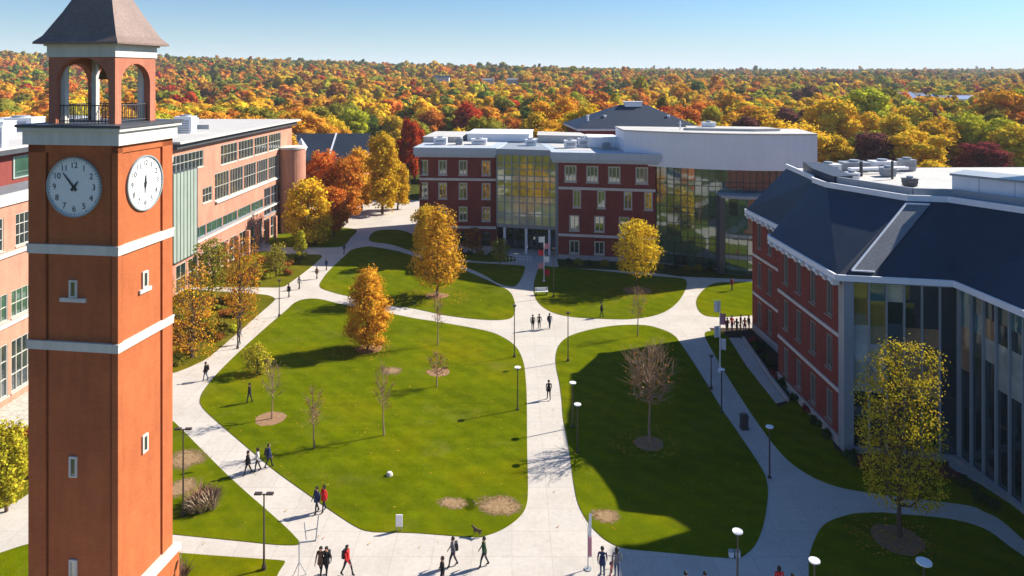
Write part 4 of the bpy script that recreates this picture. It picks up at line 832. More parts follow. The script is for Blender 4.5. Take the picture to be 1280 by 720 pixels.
def clumps_for(shape, seed, n=26):
    """unit crown: height 1 (z from 0 to 1), width about 1"""
    r = random.Random(seed); out = []
    for i in range(n):
        t = (i+.5)/n; z = .06+.88*t
        if shape == 'round': w = .46*math.sqrt(max(.05, 1-((z-.48)/.56)**2))
        elif shape == 'oval': w = .42*math.sqrt(max(.05, 1-((z-.45)/.60)**2))
        elif shape == 'egg': w = .42*math.sin(PI*min(1, max(.06, z))**.62)**.8 if z < .99 else .1
        elif shape == 'cone': w = .46*(1-z)**.75+.05 if z > .18 else .34
        elif shape == 'column': w = .40*(1-max(0, z-.55)**1.6*1.6)
        else: w = .50*math.sqrt(max(.05, 1-((z-.6)/.62)**2))
        a = i*2.39996+r.uniform(-.5, .5); rad = w*r.uniform(.45, .82) if z < .9 else w*.3; k = r.uniform(.15, .25)*(1.0 if shape != 'cone' else .85)
        out.append(((rad*math.cos(a), rad*math.sin(a), z), (k, k, k*r.uniform(.55, .8))))
    return out
def scaled(cl, w, h, z0): return [((c[0]*w, c[1]*w, z0+c[2]*h), (r_[0]*w, r_[1]*w, r_[2]*w*.5+r_[2]*h*.5)) for c, r_ in cl]
def trunk_mesh(h, zc, r0, cl, seed, bark='bark', twigs=0, spread=.5):
    r = random.Random(seed); b = MB(); pts = []; x = y = 0.0
    for k in range(7):
        pts.append((x, y, h*k/6)); x += r.uniform(-.05, .05)*h*.2; y += r.uniform(-.05, .05)*h*.2
    rad = [r0*1.35, r0, r0*.85, r0*.7, r0*.52, r0*.34, r0*.12]; b.tube(pts, rad, 9)
    for (c, cr) in cl:
        t = min(.92, max(zc/h*.75, (c[2]-.45*abs(c[2]-zc)-.2*math.hypot(c[0], c[1]))/h)); k = t*6; i = min(5, int(k)); f = k-i
        s = [pts[i][j]*(1-f)+pts[i+1][j]*f for j in range(3)]; m = [(s[0]*.45+c[0]*.55), (s[1]*.45+c[1]*.55), s[2]*.5+c[2]*.5-.03*h]
        rr = r0*(1-t)*.55+.02; b.tube([s, m, c], [rr, rr*.6, rr*.2], 5, cap=False)
        for _ in range(twigs):
            d = Vector((r.gauss(0, 1), r.gauss(0, 1), r.uniform(.2, 1.2))).normalized()*np.mean(cr)*r.uniform(.7, 1.5); e = (c[0]+d.x, c[1]+d.y, c[2]+d.z)
            q = r.uniform(.35, 1); st = [m[j]*(1-q)+c[j]*q for j in range(3)]; b.tube([st, e], [.016, .005], 4, cap=False)
    return b
COLS = {'yellow': (.72, .46, .03), 'golden': (.68, .34, .03), 'orange': (.62, .21, .03), 'red': (.50, .07, .02), 'yellow-green': (.62, .52, .03), 'rust': (.34, .13, .03), 'crimson': (.26, .05, .045), 'olive': (.26, .24, .03), 'green': (.12, .17, .03), 'lime': (.45, .42, .03), 'purple-brown': (.17, .07, .055), 'dark green': (.05, .085, .025)}
def jcol(name, r): c = COLS[name]; k = r.uniform(.85, 1.15); g = r.uniform(.88, 1.12); return (c[0]*k, c[1]*k*g, c[2]*k, 1)
def hero(px, base_y, crown, col, label, shape='round', n=26, dens=1500, leafs=.13, bark='bark', r0=.14, core=.55, cat='tree', name='autumn_tree', group=None, seed=0, twigs=2, jc=.75, Y=None):
    """tree measured in the photograph: trunk foot (px, base_y) and crown box (x0, y0, x1, y1)"""
    r = random.Random(seed*7+3); x, y = gp(px, base_y); z = lambda py: CAMH-(py-HZ)*y/FPX
    h = z(crown[1]); zb = max(.4, z(crown[3])); w = (crown[2]-crown[0])*y/FPX; cx = ((crown[0]+crown[2])/2-px)*y/FPX
    cl = [((c[0]+cx, c[1], c[2]), r_) for c, r_ in scaled(clumps_for(shape, seed, n), w, h-zb, zb)]
    if seed == 4:
        cl = [((c[0]*random.Random(i_).uniform(.7, 1.18), c[1]*random.Random(i_+9).uniform(.7, 1.18), c[2]), tuple(q_*random.Random(i_+5).uniform(.6, 1.0) for q_ in r_)) for i_, (c, r_) in enumerate(cl)]
    t = thing(name, (x, y, .05), label, cat, group); tr = trunk_mesh(h*.93, zb, r0, cl, seed, twigs=twigs); tr.build('trunk', M[bark], t)
    q, v = leaves(cl, dens/np.mean([np.mean(c[1]) for c in cl])**2/len(cl), leafs, seed, shell=.5, jitter=jc)
    ex = cores(cl, core, seed) if core else None
    o = link('crown', leaf_mesh('crown', q, v, M['leaf'], ex), t); o.color = jcol(col, r); return t
hero(460, 437, (427, 338, 492, 432), 'golden', 'small orange oval tree on a mulch ring in the main lawn', 'egg', 38, 11000, .085, seed=1, r0=.13)
hero(546, 371, (511, 261, 583, 358), 'golden', 'tall orange tree on the upper lawn before the central hall', 'egg', 42, 13000, .105, seed=2, r0=.16, core=.35)
hero(797, 363, (769, 277, 826, 342), 'yellow', 'yellow-gold tree at the edge of the shadow before the central hall', 'round', 34, 9500, .10, seed=3, r0=.13, core=.3)
hero(1124, 672, (1062, 428, 1192, 634), 'yellow-green', 'airy yellow-green tree before the glass wall of the right hall', 'oval', 52, 17000, .07, seed=4, r0=.12, core=0, twigs=4)
hero(384, 305, (353, 226, 414, 300), 'yellow', 'broad bright yellow tree at the far end of the long hall', 'round', 30, 7000, .2, seed=5, r0=.2)
hero(374, 330, (365, 288, 386, 322), 'lime', 'small conical yellow-green tree in the grass near the long hall', 'cone', 14, 1800, .12, seed=6, r0=.08)
hero(404, 277, (378, 189, 424, 262), 'orange', 'orange tree just left of the fiery orange one beyond the walk', 'round', 26, 5000, .22, seed=7, r0=.2)
hero(434, 279, (408, 196, 458, 268), 'orange', 'fiery orange tree between the yellow trees beyond the walk', 'round', 26, 5000, .22, seed=8, r0=.2)
hero(478, 268, (455, 168, 502, 262), 'yellow', 'tallest golden-yellow tree beside the far plaza', 'oval', 28, 5500, .22, seed=9, r0=.22)
hero(452, 262, (430, 186, 470, 256), 'golden', 'golden tree filling the gap between the fiery orange and tallest yellow trees', 'round', 26, 5500, .2, seed=21, r0=.2)
hero(417, 296, (398, 236, 436, 288), 'orange', 'lower orange tree in front of the orange pair beyond the walk', 'round', 24, 5000, .18, seed=22, r0=.16)
hero(497, 262, (482, 205, 512, 256), 'yellow', 'smaller yellow tree at the left corner of the central hall', 'round', 22, 4500, .18, seed=23, r0=.15)
hero(535, 330, (513, 259, 552, 312), 'yellow', 'yellow tree standing behind the tall orange tree on the upper lawn', 'oval', 22, 4500, .15, seed=10, r0=.13, core=.4)
hero(240, 448, (205, 336, 273, 440), 'golden', 'thin golden tree close to the right side of the clock tower', 'oval', 40, 4600, .09, seed=11, r0=.13, core=0, twigs=6)
hero(300, 415, (272, 298, 328, 400), 'golden', 'tall thin golden tree in the planting before the long hall', 'oval', 40, 5000, .09, seed=12, r0=.14, core=0, twigs=6)
hero(322, 467, (302, 430, 340, 465), 'lime', 'small yellow-green multi-stemmed shrub tree at the edge of the main lawn', 'round', 16, 1500, .10, seed=13, r0=.05, core=0, twigs=5)
hero(8, 640, (-24, 530, 34, 625), 'lime', 'yellow-green bushy tree left of the clock tower foot', 'round', 26, 4500, .10, seed=14, r0=.09, core=.4)
hero(265, 372, (238, 300, 290, 362), 'olive', 'olive tree against the ground floor of the long hall', 'round', 22, 3000, .15, seed=15, r0=.1, core=0, twigs=4)
hero(345, 345, (330, 305, 360, 340), 'olive', 'little olive tree among the shrubs below the long hall', 'round', 18, 1600, .12, seed=16, r0=.07, core=0, twigs=4)
hero(590, 318, (578, 285, 604, 312), 'rust', 'small rust-brown tree against the left brick block', 'round', 14, 1200, .14, seed=17, r0=.07, core=0, twigs=4)
hero(625, 335, (612, 300, 638, 325), 'olive', 'small olive tree near the glazed entrance', 'round', 14, 1100, .14, seed=18, r0=.07, core=0, twigs=4)
# saplings with bare twigs
def sapling(px, base_y, top_y, wpx, label, shape='oval', col='rust', dens=300, bark='bark_pale', seed=0, n=16, lo=.35, twigs=7, r0=.06, lf=.06):
    r = random.Random(seed); x, y = gp(px, base_y); h = CAMH-(top_y-HZ)*y/FPX; w = wpx*y/FPX
    cl = scaled(clumps_for(shape, seed, n), w, h*(1-lo), h*lo); t = thing('sapling', (x, y, .05), label, 'sapling', 'young bare trees on the lawns')
    trunk_mesh(h*.95, h*lo, r0, cl, seed, twigs=twigs).build('trunk', M[bark], t)
    if dens:
        q, v = leaves(cl, dens/np.mean([np.mean(c[1]) for c in cl])**2/n, lf, seed, shell=.7); o = link('crown', leaf_mesh('crown', q, v, M['leaf']), t); o.color = jcol(col, r)
sapling(393, 561, 482, 30, 'bare pink-barked sapling on the lawn above the walking trio', seed=31, dens=130)
sapling(480, 545, 452, 34, 'bare sapling right of the pink-barked one in the main lawn', seed=32, dens=160, col='rust')
sapling(340, 524, 448, 36, 'bare sapling on a mulch ring near the left edge of the main lawn', seed=33, dens=160, col='olive')
sapling(546, 484, 440, 34, 'pale leafy sapling on a mulch ring, middle of the main lawn', seed=34, dens=420, col='rust')
sapling(547, 432, 362, 24, 'very thin sapling below the tall orange tree', seed=35, dens=60)
sapling(812, 553, 432, 76, 'wide bare tree with dry leaves in the shadowed lawn', seed=36, n=40, dens=330, lo=.40, r0=.10, twigs=12, bark='bark_pale', lf=.07, shape='wide')
sapling(797, 421, 358, 30, 'nearly bare sapling at the top edge of the shadowed lawn', seed=37, dens=120, col='golden')
# shrubs
def shrub_proto(seed, dens=900):
    r = random.Random(seed); cl = [((r.uniform(-.45, .45), r.uniform(-.45, .45), r.uniform(.25, .6)), (r.uniform(.25, .4),)*3) for _ in range(8)]
    q, v = leaves(cl, dens/.09/8, .07, seed, shell=.5); return leaf_mesh('shrub', q, v, M['leaf'], cores(cl, .6, seed, ICO1_V, ICO1_F))
SHR = [shrub_proto(60+i) for i in range(4)]
rs = random.Random(5)
def shrub(x, y, s, col, label, group):
    o = link('shrub', rs.choice(SHR), None, (x, y, .04), rs.uniform(0, 6)); o.scale = (s, s, s*rs.uniform(.7, 1.05)); o.color = jcol(col, rs); tag(o, label, 'shrub', group)
for px, py, s, c in [(218,400,1.6,'olive'),(232,385,1.5,'olive'),(255,400,1.5,'golden'),(223,430,1.6,'rust'),(245,425,1.3,'olive'),(262,412,1.4,'lime'),(280,396,1.3,'rust'),(290,380,1.4,'golden'),(310,388,1.2,'olive'),(222,452,1.2,'olive'),(232,442,1.3,'golden'),(275,425,1.0,'rust')]:
    shrub(*gp(px, py), s, c, 'loose autumn shrub in the bed between tower and diagonal walk', 'shrubs in the bed between tower and diagonal walk')
for px, py, s, c in [(330,330,1.5,'rust'),(345,322,1.6,'olive'),(352,335,1.3,'rust'),(366,326,1.5,'olive'),(318,340,1.4,'olive'),(335,348,1.2,'lime'),(305,350,1.4,'golden'),(288,350,1.6,'olive'),(322,356,1.0,'olive'),(360,344,1.0,'rust')]:
    shrub(*gp(px, py), s, c, 'autumn shrub in the small lawn along the long hall', 'shrubs in the small lawn along the long hall')
for px, py, s, c in [(948,438,1.0,'dark green'),(956,450,.9,'dark green'),(964,461,.9,'dark green'),(972,474,.9,'crimson'),(982,486,1.0,'dark green'),(996,501,1.0,'dark green'),(1011,517,1.0,'crimson'),(1024,533,1.0,'dark green'),(1037,548,1.0,'dark green'),(1065,578,1.1,'dark green'),(1085,584,1.1,'crimson'),(1105,588,1.1,'purple-brown'),(1150,590,1.1,'purple-brown'),(1170,594,1.0,'crimson'),(1190,600,1.0,'purple-brown'),(1210,612,1.0,'dark green'),(1225,628,.8,'dark green'),(1242,636,.8,'dark green'),(942,430,1.0,'crimson')]:
    shrub(*gp(px, py), s, c, 'dark low shrub in the bed at the foot of the right hall', 'shrubs at the foot of the right hall')
for k in range(16): shrub(8.5+k*1.9+rs.uniform(-.4, .4), 109.6-k*.36, rs.uniform(.9, 1.3), rs.choice(['dark green', 'olive', 'dark green']), 'dark round shrub in the strip before the central hall', 'shrubs before the central hall')
for k in range(7): shrub(-14+k*1.8, 115.6-k*.15, rs.uniform(.8, 1.2), rs.choice(['dark green', 'olive']), 'dark shrub under the left brick block of the central hall', 'shrubs under the left brick block')
for px, py, s, c in [(4,560,1.2,'olive'),(22,570,1.1,'dark green'),(30,600,1.1,'olive'),(14,612,1.0,'lime'),(28,548,1.1,'rust')]:
    shrub(*gp(px, py), s, c, 'shrub beside the yellow-green bushy tree left of the tower', 'shrubs left of the tower')
for _ in range(34):
    px, py = rs.uniform(212, 300), rs.uniform(372, 458)
    if py > 462-(px-212)*.62: continue
    shrub(*gp(px, py), rs.uniform(.7, 1.4), rs.choice(['olive', 'golden', 'rust', 'olive', 'lime', 'dark green']), 'loose autumn shrub in the bed between tower and diagonal walk', 'shrubs in the bed between tower and diagonal walk')
for _ in range(16):
    px, py = rs.uniform(300, 385), rs.uniform(322, 352)
    if py > 352-(px-330)*.3: continue
    shrub(*gp(px, py), rs.uniform(.7, 1.3), rs.choice(['olive', 'rust', 'olive', 'lime']), 'autumn shrub in the small lawn along the long hall', 'shrubs in the small lawn along the long hall')
def grass_clump(px, py, s, col, label, seed):
    r = random.Random(seed); b = MB(); x, y = gp(px, py)
    for k in range(90):
        a = r.uniform(0, 6.28); d = r.random()**.6*.55; h = r.uniform(.3, .8); w = r.uniform(.012, .03); lx, ly = math.cos(a), math.sin(a); q = (lx*d*.4, ly*d*.4, 0); t = (lx*(d+.35*r.random()), ly*(d+.35*r.random()), h); m = ((q[0]+t[0])/2, (q[1]+t[1])/2, h*.65)
        b.quad((q[0]-ly*w, q[1]+lx*w, 0), (q[0]+ly*w, q[1]-lx*w, 0), (m[0]+ly*w, m[1]-lx*w, m[2]), (m[0]-ly*w, m[1]+lx*w, m[2])); b.quad((m[0]-ly*w, m[1]+lx*w, m[2]), (m[0]+ly*w, m[1]-lx*w, m[2]), t)
    o = b.build('ornamental_grass', M['straw'] if col else M['dark_straw'], None, (x, y, .05)); o.scale = (s, s, s); tag(o, label, 'ornamental grass', 'dried ornamental grasses by the near lamp post')
M['straw'] = speck('pale_straw', (.32, .22, .12), (.6, .5, .34), 9); M['dark_straw'] = speck('brown_straw', (.16, .08, .05), (.3, .18, .12), 9)
for i, (px, py, s, c) in enumerate([(244,634,1.4,0),(252,640,1.3,1),(258,632,1.5,0),(264,637,1.4,1),(250,626,1.4,0),(240,642,1.0,1),(266,628,1.3,0),(219,720,1.2,1),(228,724,1.1,0)]):
    grass_clump(px, py, s, c, ('pale straw' if c else 'dark brown')+' dried grass clump in the bed by the near lamp post', 70+i)
# ------------------------------------------------------------------ woods
FORMS = [('round', 22), ('oval', 22), ('wide', 24), ('round', 16), ('oval', 26), ('cone', 20), ('wide', 18), ('round', 28)]
PROTO = []
for i, (sh, n) in enumerate(FORMS):
    cl = scaled(clumps_for(sh, 200+i, n), 9.0 if sh != 'cone' else 6.5, 9.5 if sh != 'cone' else 12, 2.4)
    q, v = leaves(cl, 4800/np.mean([np.mean(c[1]) for c in cl])**2/n, .21, 300+i, shell=.35, jitter=.55)
    me = leaf_mesh('woodland_tree', q, v, M['leaf'], cores(cl, .74, i))
    tr = trunk_mesh(9.5, 3.0, .22, cl[:8], i); 
    # trunk joined as second material of the same small far tree
    bm = bmesh.new(); bm.from_mesh(me); o0 = len(bm.verts); vs = [bm.verts.new(p) for p in tr.v]
    for f in tr.f:
        try: ff_ = bm.faces.new([vs[k] for k in f]); ff_.material_index = 1
        except ValueError: pass
    bm.to_mesh(me); bm.free(); me.materials.append(M['bark']); PROTO.append((me, sh))
LOW = []
for i, (sh, n) in enumerate(FORMS):
    res = []
    for cnt, lf, nn in ((460, .62, n), (170, .95, 12), (60, 1.5, 7)):
        cl = scaled(clumps_for(sh, 200+i, nn), 9.0 if sh != 'cone' else 6.0, 9.5 if sh != 'cone' else 12, 2.4)
        q, v = leaves(cl, cnt/np.mean([np.mean(c[1]) for c in cl])**2/nn*1.6, lf, 500+i, shell=.25, jitter=.45, out=1.2)
        res.append((q, v, cores(cl, .85, i, ICO1_V, ICO1_F)))
    LOW.append(res)
rw = random.Random(11)
def blocked(x, y):
    if y < 212 and -74 < x < -38 and y < 146: return True
    if -19 < x < 50 and y < 145: return True
    if 9 < x < 42 and y < 165: return True
    if -66 < x < -37 and 178 < y < 215: return True
    if 24 < x < 66 and y < 88: return True
    if -40 < x < -9 and y < 172: return True
    if abs(x+16) < 9 and y < 176: return True
    if -.325 < x/y < -.19 and y < 194: return True
    return False
def colour(px, y, r):
    u = r.random()
    if y > 900: pal = [('olive', .36), ('green', .20), ('rust', .09), ('golden', .13), ('orange', .07), ('yellow', .09), ('dark green', .06)]
    elif px < 330 and y > 330: pal = [('orange', .20), ('olive', .24), ('rust', .09), ('golden', .16), ('lime', .14), ('green', .14), ('red', .03)]
    elif px > 900: pal = [('yellow', .30), ('lime', .17), ('olive', .15), ('orange', .09), ('purple-brown', .08), ('golden', .12), ('crimson', .03), ('green', .06)]
    else: pal = [('golden', .26), ('yellow', .22), ('orange', .15), ('rust', .06), ('lime', .13), ('olive', .10), ('red', .03), ('green', .05)]
    for n, p in pal:
        u -= p
        if u < 0: return n
    return pal[0][0]
def region(px):
    for lim, t in ((36, 'left of the clock tower'), (215, 'behind the clock tower'), (362, 'above the roof of the long brick hall'), (455, 'above the low slate-roofed house'), (525, 'between the two big halls'), (620, 'above the left half of the central hall'), (722, 'above the glazed entrance of the central hall'), (862, 'around the dark hipped roof'), (1024, 'above the curved white wall'), (1120, 'right of the curved white wall'), (1190, 'above the mansard roof'), (3000, 'above the white box at the right edge')):
        if px < lim: return t
fixed = [(512,232,(496,150,528,205),'red'),(1036,212,(1000,126,1072,200),'yellow'),(1150,240,(1112,165,1190,215),'yellow'),(1166,262,(1132,205,1192,245),'yellow'),(1096,236,(1066,166,1130,222),'purple-brown'),(1226,240,(1196,178,1262,220),'crimson'),(1266,235,(1226,160,1300,205),'yellow'),(1046,235,(1022,172,1072,225),'yellow'),(686,215,(666,80,706,110),None),(640,200,(612,150,650,200),'orange'),(594,200,(575,145,600,165),None)]
pts = []                                                     # (x, y, height, width, colour)
for px, by, cr, c in fixed:
    if c is None: continue
    x, y = gp(px, by); y = max(y, 150) if px < 1000 else y; x = (px-640)*y/FPX
    if blocked(x, y): y = 168; x = (px-640)*y/FPX
    h = CAMH-(cr[1]-HZ)*y/FPX; w = (cr[2]-cr[0])*y/FPX; pts.append((x, y, h, w, c))
NFX = len(pts)
def fill(y0, y1, sp, k):
    y = y0
    while y < y1:
        x = -.80*y-20
        while x < .80*y+20:
            xx, yy = x+rw.uniform(-.42, .42)*sp, y+rw.uniform(-.42, .42)*sp; x += sp
            if blocked(xx, yy): continue
            if any((xx-a[0])**2+(yy-a[1])**2 < (.55*sp+1)**2 for a in pts[:10]): continue
            if any(yy < a[1]+4 and abs(xx/yy-a[0]/a[1]) < (.5*a[3]+2.5)/a[1] for a in pts[:NFX]): continue
            n_ = math.sin(xx*.031+2.1)*math.cos(yy*.027)+.5*math.sin(xx*.013-yy*.019)
            if n_ > 1.02 and yy < 900: continue                # clearings
            h = rw.uniform(8.5, 15.0)*k*(1.3 if rw.random() < .03 else 1); pts.append((xx, yy, h, h*rw.uniform(.68, .98), None))
        y += sp*.82
fill(142, 330, 10.8, 1.2); fill(330, 620, 11.0, 1.1); fill(620, 1000, 13.0, 1.1); fill(1000, 1450, 18, 1.15); fill(1450, 2700, 27, 1.3)
HOUSES = [(552,101,16,400),(1114,124,26,430),(1140,122,14,450),(1160,123,10,455),(1182,124,10,450),(1201,125,14,460),(843,90,22,800),(488,113,7,420),(905,112,11,500),(985,116,12,520),(1060,117,10,520),(610,96,12,620),(640,100,10,560),(640,96,12,640),(745,98,12,560),(1240,118,12,560),(30,97,8,430),(100,96,10,430)]
def house_Y(px, py):
    Y = 300.0
    while Y < 1600 and CAMH-(py-HZ)*Y/FPX > float(terrain_z((px-640)*Y/FPX, Y))+12: Y += 6
    return Y
HOUSES = [(px, py, w, house_Y(px, py)) for px, py, w, Y in HOUSES]
print('houses', [(h[0], round(h[3])) for h in HOUSES])
def clear_of_houses(x, y):
    for px, py, w, Y in HOUSES:
        hx = (px-640)*Y/FPX
        if abs(x-hx) < w*.55+2 and -110 < y-Y < 12: return False
    return True
pts = [p for p in pts if p[4] or clear_of_houses(p[0], p[1])]
pts.sort(key=lambda p: p[1])
# nearest 300 of those in view stand as trees of their own
ind, mass = [], []
for p in pts:
    px = 640+FPX*p[0]/p[1]; hid = p[1] < 150 and (px > 1292 or px < -12)
    inview = -25 < px < 1305
    if not inview and p[1] < 400: continue
    if len(ind) < 300 and inview and not (36 < px < 55): ind.append(p)
    else: mass.append(p)
TZs = lambda x, y: float(terrain_z(x, y))
for i, (x, y, h, w, c) in enumerate(ind):
    px = 640+FPX*x/y; c = c or colour(px, y, rw); k = rw.randrange(len(PROTO)); me, sh = PROTO[k]
    hh = 11.9 if sh != 'cone' else 14.4; ww = 9.0 if sh != 'cone' else 6.5; z = TZs(x, y)
    o = link('woodland_tree', me, None, (x, y, z-.1), rw.uniform(0, 6.28)); s = h/hh; sw = w/ww*(.75 if sh == 'cone' else 1); o.scale = (sw, sw, s); o.color = jcol(c, rw)
    row = 'front rank' if y < 175 else ('second rank' if y < 215 else ('third rank' if y < 255 else 'rear rank')); shn = {'round': 'round', 'oval': 'oval', 'wide': 'broad', 'cone': 'pointed'}[sh]
    tag(o, f'{c} {shn} tree of the woods, {row}, {region(px)}', 'tree', f'{c} {shn} trees of the woods, {row}, {region(px)}')
Vs, vs_, Fs, FT, Ts = [], [], [], [], []; o_ = 0; ct, st_ = [], []
Qa, Va, Ta, EV_, EF_, ET = [], [], [], [], [], []; eo = 0
for (x, y, h, w, c) in mass:
    px = 640+FPX*x/y; c = c or colour(px, y, rw); k = rw.randrange(len(LOW)); lod = 0 if y < 430 else (1 if y < 900 else 2); q, v, (cv, cf) = LOW[k][lod]
    a = rw.uniform(0, 6.28); cs, sn = math.cos(a), math.sin(a); s = h/11.9; sw = w/9.0; z = TZs(x, y); R = np.array([[cs*sw, sn*sw, 0], [-sn*sw, cs*sw, 0], [0, 0, s]])
    col = np.array(jcol(c, rw)); Qa.append((q.reshape(-1, 3)@R+np.array([x, y, z])).reshape(-1, 4, 3)); Va.append(v); Ta.append(np.tile(col, (len(q)*4, 1)))
    e_ = cv@R+np.array([x, y, z]); EV_.append(e_); EF_.append(cf+eo); eo += len(e_); ET.append(np.tile(col, (len(e_), 1)))
me = leaf_mesh('distant_woods', np.concatenate(Qa), np.concatenate(Va), M['leaf_far'], (np.concatenate(EV_), np.concatenate(EF_)), np.concatenate(Ta+ET))
tag(link('distant_woods', me), 'far autumn woods of orange, yellow and olive crowns to the horizon', kind='stuff')
print('forest', len(ind), len(mass), len(me.polygons), 'last individual at', ind[-1][1])
# houses among the woods
HL = {0: 'white gabled house high on the wooded slope above the central hall', 1: 'long pale blue-roofed building among the right-hand woods'}
M['roof_blue'] = weathered('pale_blue_roof', (.10, .20, .42), .5, .1); M['siding'] = weathered('white_siding', (.70, .70, .68), .7, .1)
for i, (px, py, w, Y) in enumerate(HOUSES):
    x = (px-640)*Y/FPX; zg = TZs(x, Y); d = w*.6; zt = CAMH-(py-HZ)*Y/FPX; hh = 8.5 if i > 5 else (15.0 if i == 0 else 12.5); hd = B('far_house', (x, Y), HL.get(i, ['small white house', 'pale house', 'white gabled house'][i % 3]+' among trees '+region(px)+', '+('largest' if w > 13 else 'small one')), 'house')
    hd.root['group'] = 'houses among the woods'
    b = MB(); b.prism([(x-w/2, Y-d/2), (x+w/2, Y-d/2), (x+w/2, Y+d/2), (x-w/2, Y+d/2)], zg-4, zg+hh); hd.part('wall', b, M['siding'] if i != 1 else M['roof_blue'])
    b = MB(); e1, e2 = w/2+.5, d/2+.5; rz_ = zg+hh+w*.16; zz = zg+hh
    b.quad((x-e1, Y-e2, zz), (x+e1, Y-e2, zz), (x+e1, Y, rz_), (x-e1, Y, rz_)); b.quad((x+e1, Y+e2, zz), (x-e1, Y+e2, zz), (x-e1, Y, rz_), (x+e1, Y, rz_)); b.quad((x-w/2, Y-d/2, zz), (x-w/2, Y+d/2, zz), (x-w/2, Y, rz_-.2)); b.quad((x+w/2, Y-d/2, zz), (x+w/2, Y+d/2, zz), (x+w/2, Y, rz_-.2))
    hd.part('roof', b, M['roof_blue'] if i in (1, 3, 5) else (M['roof_grey'] if i % 2 else M['slate']))
    for k in range(max(2, int(w/3.5))):
        for r2 in (0, 1): g = MB(); g.box((x-w/2+(k+.5)*w/max(2, int(w/3.5)), Y-d/2-.04, zg+hh-1.6-r2*2.6), (1.1, .08, 1.4)); hd.part('window', g, M['glass'])
# fallen leaves
rl = np.random.default_rng(3); Q = []
for px, py, R_, n in ((460,437,3.2,420),(546,371,4.2,700),(797,364,4.0,700),(1124,672,2.6,350),(384,305,4,300),(240,440,4,400),(300,410,4,400),(322,467,2,160),(812,553,2.5,200)):
    x, y = gp(px, py); a = rl.random(n)*6.28; r_ = R_*rl.random(n)**.7; P = np.stack([x-.4+r_*np.cos(a)*1.1, y+r_*np.sin(a), np.full(n, .085)], 1)
    u = rl.normal(size=(n, 3))*[1, 1, .25]; u /= np.linalg.norm(u, axis=1)[:, None]; w_ = np.cross(u, [0, 0, 1.]); s = (.035+.04*rl.random((n, 1))); Q.append(np.stack([P-u*s, P-w_*s, P+u*s, P+w_*s], 1))
n = 800; xx_ = rl.uniform(-30, 26, n); yy_ = rl.uniform(44, 108, n); P = np.stack([xx_, yy_, np.full(n, .085)], 1); u = rl.normal(size=(n, 3))*[1, 1, .25]; u /= np.linalg.norm(u, axis=1)[:, None]; w_ = np.cross(u, [0, 0, 1.]); s = (.03+.04*rl.random((n, 1))); Q.append(np.stack([P-u*s, P-w_*s, P+u*s, P+w_*s], 1))
Q = np.concatenate(Q); lo = link('fallen_leaves', leaf_mesh('fallen_leaves', Q, rl.random(len(Q)), M['leaf'])); lo.color = (.55, .26, .04, 1); tag(lo, 'fallen orange leaves scattered under the lawn trees', kind='stuff')
# ------------------------------------------------------------------ lamp posts
def lamp_disc(px, py, label, h=3.6, disc=.42, tone='lamp_white'):
    x, y = gp(px, py); t = thing('street_lamp', (x, y, .05), label, 'street lamp', 'slim lamp posts with flat discs')
    b = MB(); b.tube([(0, 0, 0), (0, 0, h)], [.06, .045], 10); b.build('pole', M['pole'], t)
    b = MB(); b.disc((0, 0, 0), .13, .12, 12); b.build('base', M['pole'], t)
    b = MB(); b.disc((0, 0, h+.02), disc, .07, 28); b.build('lamp_disc', M[tone], t)
    b = MB(); b.disc((0, 0, h-.12), .12, .14, 16); b.build('lamp_neck', M['pole'], t)
for px, py, l in [(647,513,'disc lamp post at the right edge of the main lawn'),(716,535,'disc lamp post on the left rim of the shadowed lawn, farther of two'),(722,566,'disc lamp post on the left rim of the shadowed lawn, nearer of two'),(902,516,'disc lamp post on the blue-shadowed walk below the white banner pole'),(962,598,'disc lamp post on the walk beside the shadowed lawn'),(922,748,'disc lamp near the bottom of the shadowed lawn'),(1155,792,'closest white disc lamp near the yellow-green tree'),(1018,790,'disc lamp at the left tip of the lower right lawn')]:
    lamp_disc(px, py, l, disc=.27 if py < 600 else (.38 if px == 1155 else .28))
def lamp_plain(px, base, top, label, arm=.0):
    x, y = gp(px, base); h = CAMH-(top-HZ)*y/FPX; t = thing('street_lamp', (x, y, .05), label, 'street lamp', 'dark lamp posts along the walks')
    b = MB(); b.tube([(0, 0, 0), (0, 0, h)], [.065, .04], 10); b.disc((0, 0, 0), .14, .25, 12); b.build('pole', M['pole'], t)
    for s in ((-1, 1) if arm else (0,)):
        b = MB()
        if arm: b.tube([(0, 0, h-.12), (s*arm*.6, 0, h-.02), (s*arm, 0, h)], .03, 6); b.box((s*(arm+.12), 0, h), (.42, .22, .10))
        else: b.disc((0, 0, h), .16, .12, 14); b.disc((0, 0, h+.12), .22, .04, 14)
        b.build('lamp_head', M['pole'], t)
lamp_plain(330, 713, 618, 'dark twin-armed lamp post on the near left lawn', .22); lamp_plain(229, 646, 537, 'dark twin-armed lamp post beside the clock tower and dried grasses', .22)
lamp_plain(643, 447, 384, 'thin dark lamp post at the top right corner of the main lawn'); lamp_plain(710, 452, 393, 'thin dark lamp post at the top left of the shadowed lawn')
lamp_plain(692, 372, 312, 'thin dark lamp post in shade before the central hall'); lamp_plain(889, 487, 447, 'dark lamp post in the shaded upper diagonal walk')
lamp_plain(349, 396, 352, 'dark lamp post where the branch walk meets the diagonal walk'); lamp_plain(297, 436, 398, 'dark lamp post halfway down the diagonal walk')
